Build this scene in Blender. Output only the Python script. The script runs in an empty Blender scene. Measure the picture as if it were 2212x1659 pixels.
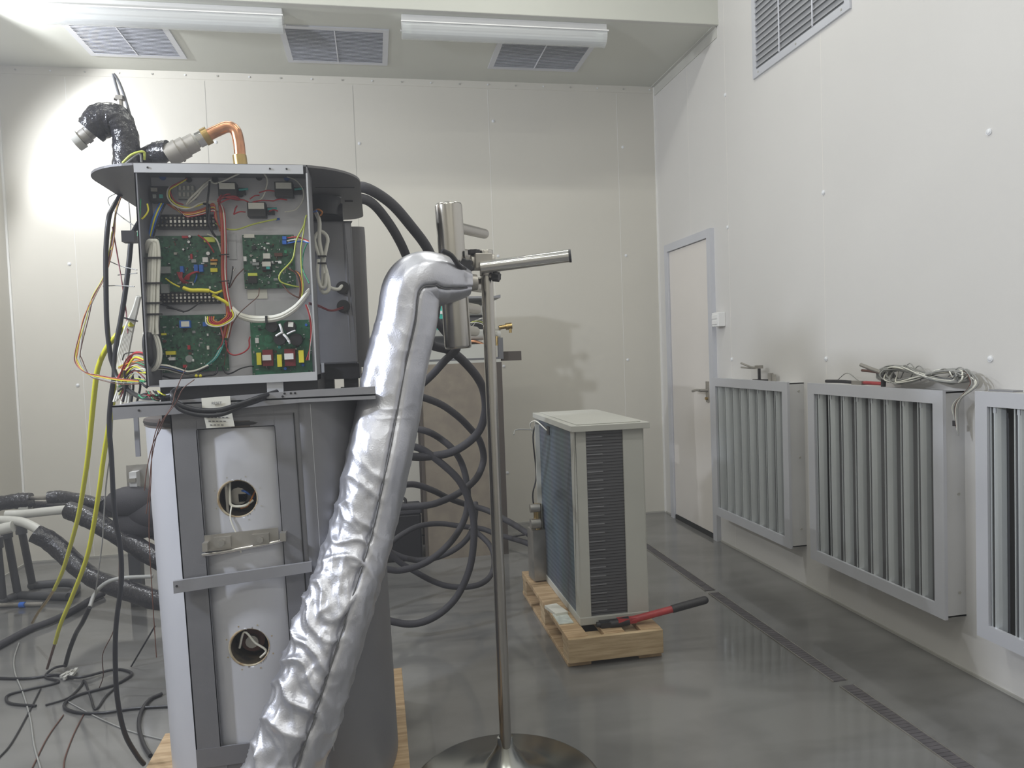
import bpy, math, random
from mathutils import Vector, Matrix, noise
random.seed(7)
PI = math.pi
# ---------------------------------------------------------------- camera
FPX = 1570.0
YAW, PITCH, ROLL = 0.18352, 0.042895, 0.036279
CAM = Vector((0, 0, 1.3))
cy_, sy_ = math.cos(YAW), math.sin(YAW); cp_, sp_ = math.cos(PITCH), math.sin(PITCH)
FWD = Vector((sy_*cp_, cy_*cp_, -sp_)); r0 = Vector((cy_, -sy_, 0)); d0 = FWD.cross(r0)
RGT = math.cos(ROLL)*r0 + math.sin(ROLL)*d0
DWN = -math.sin(ROLL)*r0 + math.cos(ROLL)*d0
S = bpy.context.scene; COL = S.collection
cam = bpy.data.cameras.new('camera'); cam.sensor_width = 36; cam.lens = 36*FPX/2212
cam.clip_start = .05; cam.clip_end = 50
camo = bpy.data.objects.new('camera', cam); COL.objects.link(camo); S.camera = camo
camo.matrix_world = Matrix(((RGT.x, -DWN.x, -FWD.x, CAM.x), (RGT.y, -DWN.y, -FWD.y, CAM.y), (RGT.z, -DWN.z, -FWD.z, CAM.z), (0, 0, 0, 1)))
# ---------------------------------------------------------------- view, world, lights
S.view_settings.view_transform = 'Standard'; S.view_settings.look = 'None'
S.view_settings.exposure = -0.6; S.view_settings.gamma = 1; S.view_settings.use_curve_mapping = False
w = bpy.data.worlds.new('world'); S.world = w; w.use_nodes = True
w.node_tree.nodes['Background'].inputs[0].default_value = (.9, .93, 1, 1)
w.node_tree.nodes['Background'].inputs[1].default_value = 0.0
RX, LX, DY, HC, HH, FY, SY = 2.2, -2.372, 5.387, 3.307, 4.2, -1.6, 4.32   # room

def area(name, loc, size, size_y, power, color, aim):
    l = bpy.data.lights.new(name, 'AREA'); l.shape = 'RECTANGLE'; l.size = size; l.size_y = size_y
    l.energy = power; l.color = color
    o = bpy.data.objects.new(name, l); COL.objects.link(o); o.location = loc
    o.rotation_euler = Vector(aim).to_track_quat('-Z', 'Y').to_euler(); return o
# tubes in the high ceiling in front of the bulkhead (out of the frame); rear pair added as front fill
HIGH = [(-1.0, 3.15), (.95, 3.15), (-1.0, 1.1), (.95, 1.1), (-1.0, -.7), (.95, -.7)]
for (x, y) in HIGH:
    area('ceiling_tube_light', (x, y, HH-.16), 1.2, .12, 26 if y < 0 else (23 if y < 2 else 28), (1.0, 1.0, .93), (0, 0, -1))
# key: bare lamp on the left wall
area('left_wall_light', (-2.26, 1.40, 2.42), .16, .16, 112, (.82, .88, 1.0), (1, .12, -.18))
# floodlight under the soffit at the left corner
FLP = Vector((-2.22, 4.22, 3.12))
sl = bpy.data.lights.new('corner_flood_light', 'SPOT'); sl.energy = 165; sl.color = (.93, .96, 1.0)
sl.spot_size = math.radians(160); sl.spot_blend = .2; sl.shadow_soft_size = .018
so = bpy.data.objects.new('corner_flood_light', sl); COL.objects.link(so); so.location = FLP
FLA = Vector((.80, .02, -.46)).normalized()
so.rotation_euler = FLA.to_track_quat('-Z', 'Y').to_euler()
sb = bpy.data.lights.new('corner_flood_beam', 'SPOT'); sb.energy = 210; sb.color = (.93, .96, 1.0)
sb.spot_size = math.radians(50); sb.spot_blend = 1.0; sb.shadow_soft_size = .018
sbo = bpy.data.objects.new('corner_flood_beam', sb); COL.objects.link(sbo); sbo.location = FLP
sbo.rotation_euler = (Vector((-1.93, 5.387, 2.80))-FLP).to_track_quat('-Z', 'Y').to_euler()

# ---------------------------------------------------------------- pixel helpers
def ray(x, y): return RGT*((x-1106)/FPX) + DWN*((y-829.5)/FPX) + FWD
def P(x, y, Y):                      # point seen at (x,y) at world distance Y
    d = ray(x, y); return CAM + d*(Y/d.y)
def PX(x, y, X):
    d = ray(x, y); return CAM + d*((X-CAM.x)/d.x)
def PZ(x, y, Z=0.):
    d = ray(x, y); return CAM + d*((Z-CAM.z)/d.z)

# ---------------------------------------------------------------- materials
def mat(name, c, rough=.5, metal=0., var=0., vscale=8., bump=0., bscale=60., c2=None, spec=.5, coat=0., trans=0., alpha=1., stretch=None, detail=4., rvar=0.):
    m = bpy.data.materials.new(name); m.use_nodes = True
    nt = m.node_tree; b = nt.nodes['Principled BSDF']
    b.inputs['Base Color'].default_value = (*c, 1); b.inputs['Roughness'].default_value = rough
    b.inputs['Metallic'].default_value = metal; b.inputs['Specular IOR Level'].default_value = spec
    b.inputs['Coat Weight'].default_value = coat; b.inputs['Coat Roughness'].default_value = .12
    b.inputs['Transmission Weight'].default_value = trans; b.inputs['Alpha'].default_value = alpha
    tc = nt.nodes.new('ShaderNodeTexCoord'); mp = nt.nodes.new('ShaderNodeMapping')
    nt.links.new(tc.outputs['Object'], mp.inputs[0])
    if stretch: mp.inputs['Scale'].default_value = stretch
    if var > 0 or c2:
        n = nt.nodes.new('ShaderNodeTexNoise'); n.inputs['Scale'].default_value = vscale; n.inputs['Detail'].default_value = detail
        nt.links.new(mp.outputs[0], n.inputs['Vector'])
        r = nt.nodes.new('ShaderNodeValToRGB'); e = r.color_ramp.elements
        a = c2 if c2 else tuple(max(0, q*(1-var)) for q in c); z = c if c2 else tuple(min(1, q*(1+var)) for q in c)
        e[0].position = .35; e[1].position = .65; e[0].color = (*a, 1); e[1].color = (*z, 1)
        nt.links.new(n.outputs['Fac'], r.inputs[0]); nt.links.new(r.outputs[0], b.inputs['Base Color'])
        if rvar > 0:
            mr = nt.nodes.new('ShaderNodeMapRange'); mr.inputs[1].default_value = .3; mr.inputs[2].default_value = .7
            mr.inputs[3].default_value = max(0, rough-rvar); mr.inputs[4].default_value = rough+rvar
            nt.links.new(n.outputs['Fac'], mr.inputs[0]); nt.links.new(mr.outputs[0], b.inputs['Roughness'])
    if bump > 0:
        n2 = nt.nodes.new('ShaderNodeTexNoise'); n2.inputs['Scale'].default_value = bscale; n2.inputs['Detail'].default_value = 3
        nt.links.new(mp.outputs[0], n2.inputs['Vector'])
        bp = nt.nodes.new('ShaderNodeBump'); bp.inputs['Strength'].default_value = bump; bp.inputs['Distance'].default_value = .004
        nt.links.new(n2.outputs['Fac'], bp.inputs['Height']); nt.links.new(bp.outputs[0], b.inputs['Normal'])
    return m
M = {}
def D(k, *a, **kw): M[k] = mat(k, *a, **kw)
D('wall', (.62, .595, .535), .42, var=.02, vscale=1.2, bump=.05, bscale=300)
D('wallr', (.66, .645, .63), .40, var=.02, vscale=1.2, bump=.05, bscale=300)
D('ceil', (.57, .575, .52), .5, var=.02, vscale=1.5)
D('seam', (.78, .75, .72), .4)
D('seamd', (.42, .41, .38), .5)
D('trim', (.80, .79, .77), .35)
D('alu', (.62, .62, .63), .42, metal=.15, var=.04, vscale=5)
D('alu_frame', (.60, .61, .66), .4, metal=.25, var=.03, vscale=4)
D('louver', (.56, .59, .61), .33, metal=.35, var=.08, vscale=6, stretch=(1, 1, .2))
D('louver_back', (.13, .13, .135), .6)
D('vent_dark', (.30, .305, .32), .8)
D('vent_slat', (.72, .73, .80), .45, metal=.1)
D('white_pl', (.82, .82, .82), .35)
D('offwhite', (.54, .535, .50), .45, var=.03)
D('cap', (.78, .79, .82), .3)
D('door', (.72, .68, .645), .4, var=.02, vscale=2)
D('black', (.022, .021, .024), .45)
D('blackgloss', (.022, .021, .026), .22, bump=1., bscale=75, spec=.7)
D('rubber', (.035, .034, .038), .5, bump=.2, bscale=160)
D('foam', (.045, .043, .05), .7, bump=.3, bscale=200)
D('steel', (.50, .48, .45), .22, metal=1., var=.06, vscale=10, stretch=(1, 1, .15), rvar=.05)
D('steel_b', (.62, .61, .60), .18, metal=1.)
D('steel_dull', (.42, .40, .37), .42, metal=.8, var=.15, vscale=12)
D('brass', (.50, .36, .15), .3, metal=1., var=.1, vscale=30)
D('copper', (.66, .33, .19), .27, metal=1., var=.22, vscale=25)
D('greysheet', (.19, .19, .207), .45, metal=.15, var=.04, vscale=7, bump=.05, bscale=300)
D('greylight', (.27, .27, .29), .42, metal=.2, var=.06, vscale=6)
D('greydark', (.13, .13, .14), .5, var=.05)
D('lidgrey', (.15, .145, .15), .5, var=.05, vscale=5, bump=.08, bscale=300)
D('tankwhite', (.50, .505, .545), .3, var=.02, vscale=3, coat=.2)
D('boxback', (.58, .58, .62), .38, metal=.15, var=.08, vscale=8)
D('flange', (.52, .53, .56), .4, metal=.3, var=.05, vscale=8)
D('pcb', (.045, .15, .085), .4, var=.5, vscale=90, c2=(.015, .06, .035))
D('pcb2', (.04, .22, .12), .4, var=.5, vscale=70, c2=(.03, .13, .07))
D('teal', (.03, .45, .36), .4, var=.2, vscale=40)
D('chip', (.02, .02, .022), .4)
D('chipgrey', (.32, .34, .34), .4)
D('yellowc', (.80, .72, .05), .45)
D('limelabel', (.72, .80, .12), .5)
D('bluec', (.03, .14, .55), .4)
D('redc', (.45, .03, .04), .4)
D('maroon', (.20, .025, .03), .35)
D('orange', (.60, .22, .04), .45)
D('cyan', (.06, .42, .40), .4)
D('yg', (.50, .55, .10), .4)
D('green', (.04, .28, .14), .4)
D('pink', (.55, .22, .22), .4)
D('brown', (.12, .05, .035), .5)
D('wirewhite', (.74, .73, .66), .4)
D('wiregrey', (.30, .30, .29), .45)
D('wireblack', (.02, .02, .024), .35)
D('yellowhose', (.62, .60, .035), .4)
D('silver', (.57, .575, .63), .36, metal=.80, var=.03, vscale=30, bump=.12, bscale=240)
D('seamblk', (.12, .12, .13), .6)
D('wood', (.56, .41, .25), .6, var=.2, vscale=6, c2=(.36, .235, .125), stretch=(1, 12, 1), bump=.2, bscale=40)
D('woodx', (.56, .43, .27), .6, c2=(.38, .27, .15), vscale=6, stretch=(1, 1, 14), bump=.2, bscale=40)
D('board', (.27, .23, .18), .75, c2=(.22, .185, .15), vscale=14, bump=.2, bscale=80)
D('boardedge', (.085, .07, .06), .8)
D('acwhite', (.50, .50, .465), .4, var=.03, vscale=4)
D('tape', (.62, .66, .62), .25, var=.15, vscale=30)
D('red', (.42, .045, .05), .4, var=.2, vscale=20)
D('paper', (.74, .73, .67), .7)
D('ink', (.10, .10, .11), .7)
D('rust', (.30, .20, .10), .8, c2=(.45, .40, .30), vscale=40)
D('inside', (.06, .055, .05), .8, c2=(.16, .13, .09), vscale=30)
D('drain', (.10, .092, .10), .55, var=.15, vscale=20)
D('pvc', (.085, .085, .09), .5, bump=.2, bscale=60)
D('dome', (.42, .43, .41), .25, metal=1.)
D('lensplastic', (.80, .82, .83), .15, alpha=.38, spec=.6)
D('tube', (.84, .86, .86), .25)
D('gap', (.02, .02, .02), .9)

def floor_mat():
    m = bpy.data.materials.new('floor_paint'); m.use_nodes = True; nt = m.node_tree; b = nt.nodes['Principled BSDF']
    tc = nt.nodes.new('ShaderNodeTexCoord')
    def ns(scale, det, st=(1, 1, 1), dist=0.):
        mp = nt.nodes.new('ShaderNodeMapping'); mp.inputs['Scale'].default_value = st
        n = nt.nodes.new('ShaderNodeTexNoise'); n.inputs['Scale'].default_value = scale; n.inputs['Detail'].default_value = det
        n.inputs['Distortion'].default_value = dist
        nt.links.new(tc.outputs['Object'], mp.inputs[0]); nt.links.new(mp.outputs[0], n.inputs['Vector']); return n
    a = ns(1.3, 5, dist=.6); s = ns(2.2, 6, (1, 2.6, 1), .5); g = ns(26, 4)
    ad = nt.nodes.new('ShaderNodeMath'); ad.operation = 'MULTIPLY_ADD'; ad.inputs[1].default_value = .6
    nt.links.new(a.outputs[0], ad.inputs[0]); h2 = nt.nodes.new('ShaderNodeMath'); h2.operation = 'MULTIPLY'; h2.inputs[1].default_value = .4
    nt.links.new(s.outputs[0], h2.inputs[0]); nt.links.new(h2.outputs[0], ad.inputs[2])
    r = nt.nodes.new('ShaderNodeValToRGB'); e = r.color_ramp.elements
    e[0].position = .36; e[0].color = (.13, .128, .124, 1); e[1].position = .60; e[1].color = (.21, .207, .202, 1)
    nt.links.new(ad.outputs[0], r.inputs[0]); nt.links.new(r.outputs[0], b.inputs['Base Color'])
    mr = nt.nodes.new('ShaderNodeMapRange'); mr.inputs[1].default_value = .3; mr.inputs[2].default_value = .7
    mr.inputs[3].default_value = .06; mr.inputs[4].default_value = .15
    nt.links.new(a.outputs[0], mr.inputs[0]); nt.links.new(mr.outputs[0], b.inputs['Roughness'])
    bp = nt.nodes.new('ShaderNodeBump'); bp.inputs['Strength'].default_value = .03; bp.inputs['Distance'].default_value = .004
    nt.links.new(s.outputs[0], bp.inputs['Height']); nt.links.new(bp.outputs[0], b.inputs['Normal'])
    b.inputs['Specular IOR Level'].default_value = .6
    return m
M['floor'] = floor_mat()

# ---------------------------------------------------------------- mesh builder
def V(*a): return Vector(a)
def catmull(pts, n=8):
    pts = [Vector(p) for p in pts]
    if len(pts) < 3: return pts
    out = []; q = [pts[0]*2-pts[1]] + pts + [pts[-1]*2-pts[-2]]
    for i in range(1, len(q)-2):
        a, b, c, d = q[i-1], q[i], q[i+1], q[i+2]
        for k in range(n):
            t = k/n; t2 = t*t; t3 = t2*t
            out.append(.5*((2*b)+(c-a)*t+(2*a-5*b+4*c-d)*t2+(3*b-a-3*c+d)*t3))
    out.append(pts[-1]); return out
def frames(path):
    T = []
    for i in range(len(path)):
        a = path[max(0, i-1)]; b = path[min(len(path)-1, i+1)]
        t = (b-a); T.append(t.normalized() if t.length > 1e-9 else V(0, 0, 1))
    up = V(0, 0, 1) if abs(T[0].z) < .9 else V(1, 0, 0)
    n = (up - T[0]*up.dot(T[0])).normalized(); N = [n]
    for i in range(1, len(T)):
        n = N[-1] - T[i]*N[-1].dot(T[i]); n = n.normalized() if n.length > 1e-6 else N[-1]; N.append(n)
    return T, N
class MB:
    def __init__(s): s.v = []; s.f = []; s.m = []; s.sm = []; s.mats = []
    def mi(s, k):
        if k not in s.mats: s.mats.append(k)
        return s.mats.index(k)
    def add(s, vs, fs, k, smooth=False):
        o = len(s.v); s.v += [Vector(p) for p in vs]; i = s.mi(k)
        for f in fs: s.f.append([a+o for a in f]); s.m.append(i); s.sm.append(smooth)
        return s
    def box(s, a, b, k, mtx=None):
        x0, y0, z0 = a; x1, y1, z1 = b
        if x0 > x1: x0, x1 = x1, x0
        if y0 > y1: y0, y1 = y1, y0
        if z0 > z1: z0, z1 = z1, z0
        vs = [V(x, y, z) for z in (z0, z1) for y in (y0, y1) for x in (x0, x1)]
        if mtx: vs = [mtx @ p for p in vs]
        return s.add(vs, [(0, 2, 3, 1), (4, 5, 7, 6), (0, 1, 5, 4), (2, 6, 7, 3), (0, 4, 6, 2), (1, 3, 7, 5)], k)
    def cbox(s, c, d, k, rz=0, rx=0, ry=0):
        m = Matrix.Translation(Vector(c)) @ Matrix.Rotation(rz, 4, 'Z') @ Matrix.Rotation(ry, 4, 'Y') @ Matrix.Rotation(rx, 4, 'X')
        return s.box([-q/2 for q in d], [q/2 for q in d], k, m)
    def quad(s, pts, k): return s.add(pts, [tuple(range(len(pts)))], k)
    def tube(s, path, r, k, seg=10, n=6, caps=True, smoothpath=True, prof=None):
        path = catmull(path, n) if smoothpath else [Vector(p) for p in path]
        T, N = frames(path); vs = []; L = len(path)
        for i, p in enumerate(path):
            b = T[i].cross(N[i]); rr = r[min(i, len(r)-1)] if isinstance(r, (list, tuple)) else (r(i/(L-1)) if callable(r) else r)
            for j in range(seg):
                a = 2*PI*j/seg; q = rr if not prof else rr*prof(i/(L-1), a)
                vs.append(p + N[i]*math.cos(a)*q + b*math.sin(a)*q)
        fs = [(i*seg+j, i*seg+(j+1) % seg, (i+1)*seg+(j+1) % seg, (i+1)*seg+j) for i in range(L-1) for j in range(seg)]
        s.add(vs, fs, k, True)
        if caps:
            s.add(vs[:seg], [tuple(range(seg-1, -1, -1))], k); s.add(vs[-seg:], [tuple(range(seg))], k)
        return s
    def cyl(s, a, b, r, k, seg=20, r2=None, caps=True):
        return s.tube([a, b], [r, r if r2 is None else r2], k, seg, smoothpath=False, caps=caps)
    def lathe(s, c, prof, k, seg=40, sx=1, sy=1):
        vs = [V(c[0]+r*math.cos(2*PI*j/seg)*sx, c[1]+r*math.sin(2*PI*j/seg)*sy, c[2]+z) for r, z in prof for j in range(seg)]
        L = len(prof)
        return s.add(vs, [(i*seg+j, i*seg+(j+1) % seg, (i+1)*seg+(j+1) % seg, (i+1)*seg+j) for i in range(L-1) for j in range(seg)], k, True)
    def sphere(s, c, r, k, seg=12, sc=(1, 1, 1)):
        n = seg//2; vs = []
        for i in range(n+1):
            t = PI*i/n
            for j in range(seg): vs.append(V(c[0]+r*sc[0]*math.sin(t)*math.cos(2*PI*j/seg), c[1]+r*sc[1]*math.sin(t)*math.sin(2*PI*j/seg), c[2]+r*sc[2]*math.cos(t)))
        return s.add(vs, [(i*seg+j, (i+1)*seg+j, (i+1)*seg+(j+1) % seg, i*seg+(j+1) % seg) for i in range(n) for j in range(seg)], k, True)
    def prism(s, pts, axis, a, b, k, smooth=False):
        """polygon pts (2D) extruded along axis from a to b"""
        def mk(p, t): return V(t, p[0], p[1]) if axis == 'x' else (V(p[0], t, p[1]) if axis == 'y' else V(p[0], p[1], t))
        n = len(pts); vs = [mk(p, a) for p in pts]+[mk(p, b) for p in pts]
        s.add(vs, [tuple(range(n-1, -1, -1)), tuple(range(n, 2*n))], k)
        return s.add(vs, [(i, (i+1) % n, n+(i+1) % n, n+i) for i in range(n)], k, smooth)
    def lean(s, fn): s.v = [fn(p) for p in s.v]; return s
    def build(s, name, parent=None, bevel=0.):
        me = bpy.data.meshes.new(name)
        off = Vector(parent['_org']) if parent is not None and '_org' in parent else V(0, 0, 0)
        me.from_pydata([tuple(p-off) for p in s.v], [], s.f)
        for k in s.mats: me.materials.append(M[k])
        me.polygons.foreach_set('material_index', s.m); me.polygons.foreach_set('use_smooth', s.sm)
        me.update()
        import bmesh
        bm = bmesh.new(); bm.from_mesh(me); bmesh.ops.remove_doubles(bm, verts=bm.verts, dist=1e-5) if bevel else None
        bmesh.ops.recalc_face_normals(bm, faces=bm.faces); bm.to_mesh(me); bm.free()
        o = bpy.data.objects.new(name, me); COL.objects.link(o)
        if parent is not None: o.parent = parent; o['_org'] = tuple(off)
        if bevel:
            md = o.modifiers.new('bevel', 'BEVEL'); md.width = bevel; md.segments = 2; md.limit_method = 'ANGLE'; md.angle_limit = .6
        return o
def thing(name, label, cat, loc, group=None):
    o = bpy.data.objects.new(name, None); COL.objects.link(o); o.location = loc; o['_org'] = tuple(loc)
    o['label'] = label; o['category'] = cat; o.empty_display_size = .05
    if group: o['group'] = group
    return o
def tag(o, label, cat, group=None, kind=None):
    if label: o['label'] = label
    if cat: o['category'] = cat
    if group: o['group'] = group
    if kind: o['kind'] = kind
    return o
def rebase(o):
    """move a single mesh's origin to its own base"""
    me = o.data; xs = [v.co.copy() for v in me.vertices]
    c = V(sum(p.x for p in xs)/len(xs), sum(p.y for p in xs)/len(xs), min(p.z for p in xs))
    for v in me.vertices: v.co -= c
    o.location = c; return o
def struct(mb, name, bevel=0.): return tag(mb.build(name, bevel=bevel), None, None, kind='structure')
def one(mb, name, label, cat, group=None, bevel=0.): return tag(rebase(mb.build(name, bevel=bevel)), label, cat, group)

# ================================================================= SETTING
T_ = .12
struct(MB().box((LX-T_, FY-T_, -T_), (RX+T_, DY+T_, 0), 'floor'), 'floor')
WB = struct(MB().box((LX-T_, DY, 0), (RX+T_, DY+T_, HC), 'wall'), 'wall_back')
WR = struct(MB().box((RX, FY, 0), (RX+T_, DY, HH), 'wallr'), 'wall_right')
struct(MB().box((LX-T_, FY, 0), (LX, DY, HH), 'wall'), 'wall_left')
struct(MB().box((LX-T_, FY-T_, 0), (RX+T_, FY, HH), 'wall'), 'wall_front')
struct(MB().box((LX, FY, HH), (RX, SY+.1, HH+T_), 'ceil'), 'ceiling')
struct(MB().box((LX, SY, HC), (RX, DY+T_, HC+.1), 'ceil').box((LX, SY, HC+.1), (RX, SY+.1, HH), 'ceil')
       .box((LX, SY-.004, HC), (RX, SY, HC+.035), 'ceil'), 'ceiling_lowered')
# panel seams
sm = MB()
for (px, dk) in ((150, 0), (450, 1), (768, 1), (1058, 0), (1335, 0)):
    x = P(px, 330, DY).x
    sm.box((x-.0015, DY-.0012, .0), (x+.0015, DY+.001, HC-.06), 'seamd' if dk else 'trim')
struct(sm, 'trim_1')
sm = MB()
for px in (1487, 1569, 1776):
    y = PX(px, 300, RX).y
    sm.box((RX-.0005, y-.0015, 0), (RX+.001, y+.0015, HH if px != 1487 else HC), 'seam')
y = PX(1900, 300, RX).y
struct(sm, 'trim_2')
sm = MB()  # corner strips
sm.box((RX-.012, DY-.012, 0), (RX, DY, HC), 'trim')
sm.box((LX, DY-.012, 0), (LX+.012, DY, HC), 'trim')
struct(sm, 'trim_3')
sm = MB().box((RX-.03, SY+.02, HC-.006), (RX, DY, HC), 'offwhite').box((RX-.006, SY+.02, HC-.07), (RX, DY, HC), 'offwhite')
sm.box((LX, DY-.003, HC-.05), (RX, DY, HC), 'wall')
for i in range(22): sm.cyl(V(LX+.12+.21*i, DY-.006, HC-.025), V(LX+.12+.21*i, DY-.010, HC-.025), .006, 'cap' if i % 2 else 'seamd', 8)
struct(sm, 'trim_4')
struct(MB().box((LX, SY-.002, HC), (RX, SY+.03, HC-.002), 'offwhite'), 'trim_5')
struct(MB().box((LX, DY-.008, 0), (RX-.012, DY, .012), 'seamd'), 'baseboard_back')
struct(MB().box((RX-.008, FY, 0), (RX, 4.44, .010), 'seamd').box((RX-.008, 5.24, 0), (RX, DY, .010), 'seamd'), 'baseboard_right')
struct(MB().box((LX, FY, 0), (LX+.008, DY, .012), 'seamd'), 'baseboard_left')
# door
dr = bpy.data.objects.new('door_1', None); COL.objects.link(dr); dr.location = (RX, 4.83, 0); dr['_org'] = (RX, 4.83, 0); dr['kind'] = 'structure'
fr = MB()
y0, y1, zt, fw = 4.447, 5.213, 2.065, .055
fr.prism([(y0, 0), (y0+fw, 0), (y0+fw, zt-fw), (y0, zt)], 'x', RX-.03, RX, 'alu_frame')
fr.prism([(y1, 0), (y1, zt), (y1-fw, zt-fw), (y1-fw, 0)], 'x', RX-.03, RX, 'alu_frame')
fr.prism([(y0, zt), (y0+fw, zt-fw), (y1-fw, zt-fw), (y1, zt)], 'x', RX-.03, RX, 'alu_frame')
fr.build('door_frame', dr)
MB().box((RX-.014, y0+fw+.004, .035), (RX, y1-fw-.004, zt-fw-.004), 'door').build('door_leaf', dr)
MB().box((RX-.018, y0+fw, 0), (RX, y1-fw, .03), 'gap').build('door_sweep', dr)
h = MB(); hz = 1.0; hy = 4.56
h.box((RX-.022, hy-.02, hz-.08), (RX-.014, hy+.02, hz+.06), 'steel_dull').cyl(V(RX-.014, hy, hz), V(RX-.075, hy, hz), .011, 'steel_dull', 12)
h.tube([V(RX-.07, hy, hz), V(RX-.075, hy+.05, hz+.002), V(RX-.07, hy+.12, hz-.008)], .009, 'steel_dull', 10)
h.cyl(V(RX-.02, hy, hz-.055), V(RX-.035, hy, hz-.055), .010, 'brass', 10)
h.build('door_handle', dr)

# ---------------------------------------------------------------- drains
for i, (a, b, lb) in enumerate(((3.56, 5.2, 'long dark floor drain grate furthest away, running past the condenser towards the back wall'),
                                (2.46, 3.52, 'dark floor drain grate between the other two lengths, parallel to the louvered boxes'),
                                (.6, 2.42, 'dark floor drain grate nearest the camera, running out at the bottom edge'))):
    t = thing('drain_grate', lb, 'drain', (1.69, (a+b)/2, 0), 'lengths of floor drain along the right wall')
    g = MB().box((1.663, a, .0), (1.717, b, .0025), 'drain')
    g.build('channel', t)
    g = MB(); n = int((b-a)/.02)
    g.box((1.660, a, 0), (1.664, b, .004), 'steel_dull').box((1.716, a, 0), (1.720, b, .004), 'steel_dull')
    for k in range(n): g.box((1.664, a+.02*k+.004, .0025), (1.716, a+.02*k+.008, .0035), 'drain')
    g.build('grating', t)

# ---------------------------------------------------------------- wall caps
def cap(p, n, r, label, grp):
    n = Vector(n); m = MB().cyl(p, p+n*.004, r, 'cap', 16).sphere(p+n*.004, r*.8, 'cap', 10, sc=(1 if abs(n.x) < .5 else .35, 1 if abs(n.y) < .5 else .35, 1))
    m.build('screw_cap', WB if abs(n.y) > .5 else WR)
for (x, y, lb) in ((150, 570, 'small white round cap on the back wall, upper of the two left of the hanging cables'),
                   (168, 832, 'small white round cap on the back wall, lower of the two left of the hanging cables'),
                   (466, 307, 'small white round cap on the back wall right behind the copper pipe'),
                   (776, 310, 'small white round cap on the back wall above the right end of the grey lid'),
                   (787, 557, 'small white round cap on the back wall beside the grey head housing, left of the duct'),
                   (1065, 262, 'small white round cap on the back wall high above the steel sampling cylinder'),
                   (1345, 318, 'small white round cap on the back wall near the room corner, topmost there'),
                   (1352, 552, 'small white round cap on the back wall near the room corner, middle height'),
                   (1356, 777, 'small white round cap on the back wall just above the condenser'),
                   (1076, 553, 'small white round cap on the back wall just above the horizontal steel arm'),
                   (1088, 791, 'small white round cap on the back wall right of the open pump unit'),
                   (1096, 1021, 'small white round cap on the back wall, low between stand pole and condenser')):
    cap(P(x, y, DY), (0, -1, 0), .011, lb, 'round caps on the back wall')
for (x, y, lb) in ((1567, 205, 'small white round cap on the right wall high up under the lowered ceiling'),
                   (1572, 491, 'small white round cap on the right wall just beyond the top corner of the door frame'),
                   (1779, 416, 'small white round cap on the right wall below the slatted vent'),
                   (2137, 285, 'large white round cap highest and furthest right on the right wall'),
                   (1581, 776, 'small white round cap on the right wall above the furthest louvered box'),
                   (1785, 775, 'small white round cap on the right wall above the middle louvered box'),
                   (2140, 775, 'white round cap on the right wall above the nearest louvered box')):
    cap(PX(x, y, RX), (-1, 0, 0), .012, lb, 'round caps on the right wall')

# ---------------------------------------------------------------- ceiling vents
def cvent(x0, x1, y0, y1, lb):
    t = thing('ceiling_vent', lb, 'vent', ((x0+x1)/2, (y0+y1)/2, HC), 'ceiling vents in the lowered ceiling')
    b = .035
    f = MB().box((x0, y0, HC-.008), (x1, y0+b, HC), 'alu_frame').box((x0, y1-b, HC-.008), (x1, y1, HC), 'alu_frame')
    f.box((x0, y0+b, HC-.008), (x0+b, y1-b, HC), 'alu_frame').box((x1-b, y0+b, HC-.008), (x1, y1-b, HC), 'alu_frame')
    f.build('frame', t)
    MB().box((x0+b, y0+b, HC-.001), (x1-b, y1-b, HC), 'vent_dark').build('backing', t)
    s = MB(); n = 24; h = (y1-y0-2*b)/n
    for k in range(n):
        y = y0+b+h*(k+.5)
        s.cbox(((x0+x1)/2, y, HC-.006), (x1-x0-2*b, h*.75, .0015), 'vent_slat', rx=.5)
    s.box(((x0+x1)/2-.003, y0+b, HC-.011), ((x0+x1)/2+.003, y1-b, HC-.004), 'vent_slat')
    s.build('slats', t)
cvent(-1.71, -1.13, 4.60, 5.15, 'slatted square ceiling vent on the left, glaring white beside the bright lamp')
cvent(-.49, .165, 4.59, 5.14, 'slatted grey ceiling vent in the middle of the three')
cvent(.86, 1.51, 4.60, 5.13, 'slatted grey ceiling vent behind the right fluorescent fitting')

# wall vent
t = thing('wall_vent', 'slatted grey supply vent high on the right wall', 'vent', (RX, 3.46, 2.81))
ya, yb, za, zb, b = 3.03, 3.895, 2.812, 3.55, .04
f = MB().box((RX-.012, ya, za), (RX, yb, za+b), 'alu_frame').box((RX-.012, ya, zb-b), (RX, yb, zb), 'alu_frame').box((RX-.012, ya, za+b), (RX, ya+b, zb-b), 'alu_frame').box((RX-.012, yb-b, za+b), (RX, yb, zb-b), 'alu_frame')
for q in (ya+.06, (ya+yb)/2, yb-.06): f.cyl(V(RX-.012, q, za+.02), V(RX-.014, q, za+.02), .006, 'seamd', 8)
f.build('frame', t)
MB().box((RX-.002, ya+b, za+b), (RX, yb-b, zb-b), 'vent_dark').build('backing', t)
s = MB(); n = 20; hh = (zb-za-2*b)/n
for k in range(n): s.cbox((RX-.009, (ya+yb)/2, za+b+hh*(k+.5)), (.015, yb-ya-2*b, .005), 'flange', ry=-.5)
for q in (ya+.28, ya+.58): s.box((RX-.018, q-.003, za+b), (RX-.013, q+.003, zb-b), 'vent_slat')
s.build('slats', t)

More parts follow.
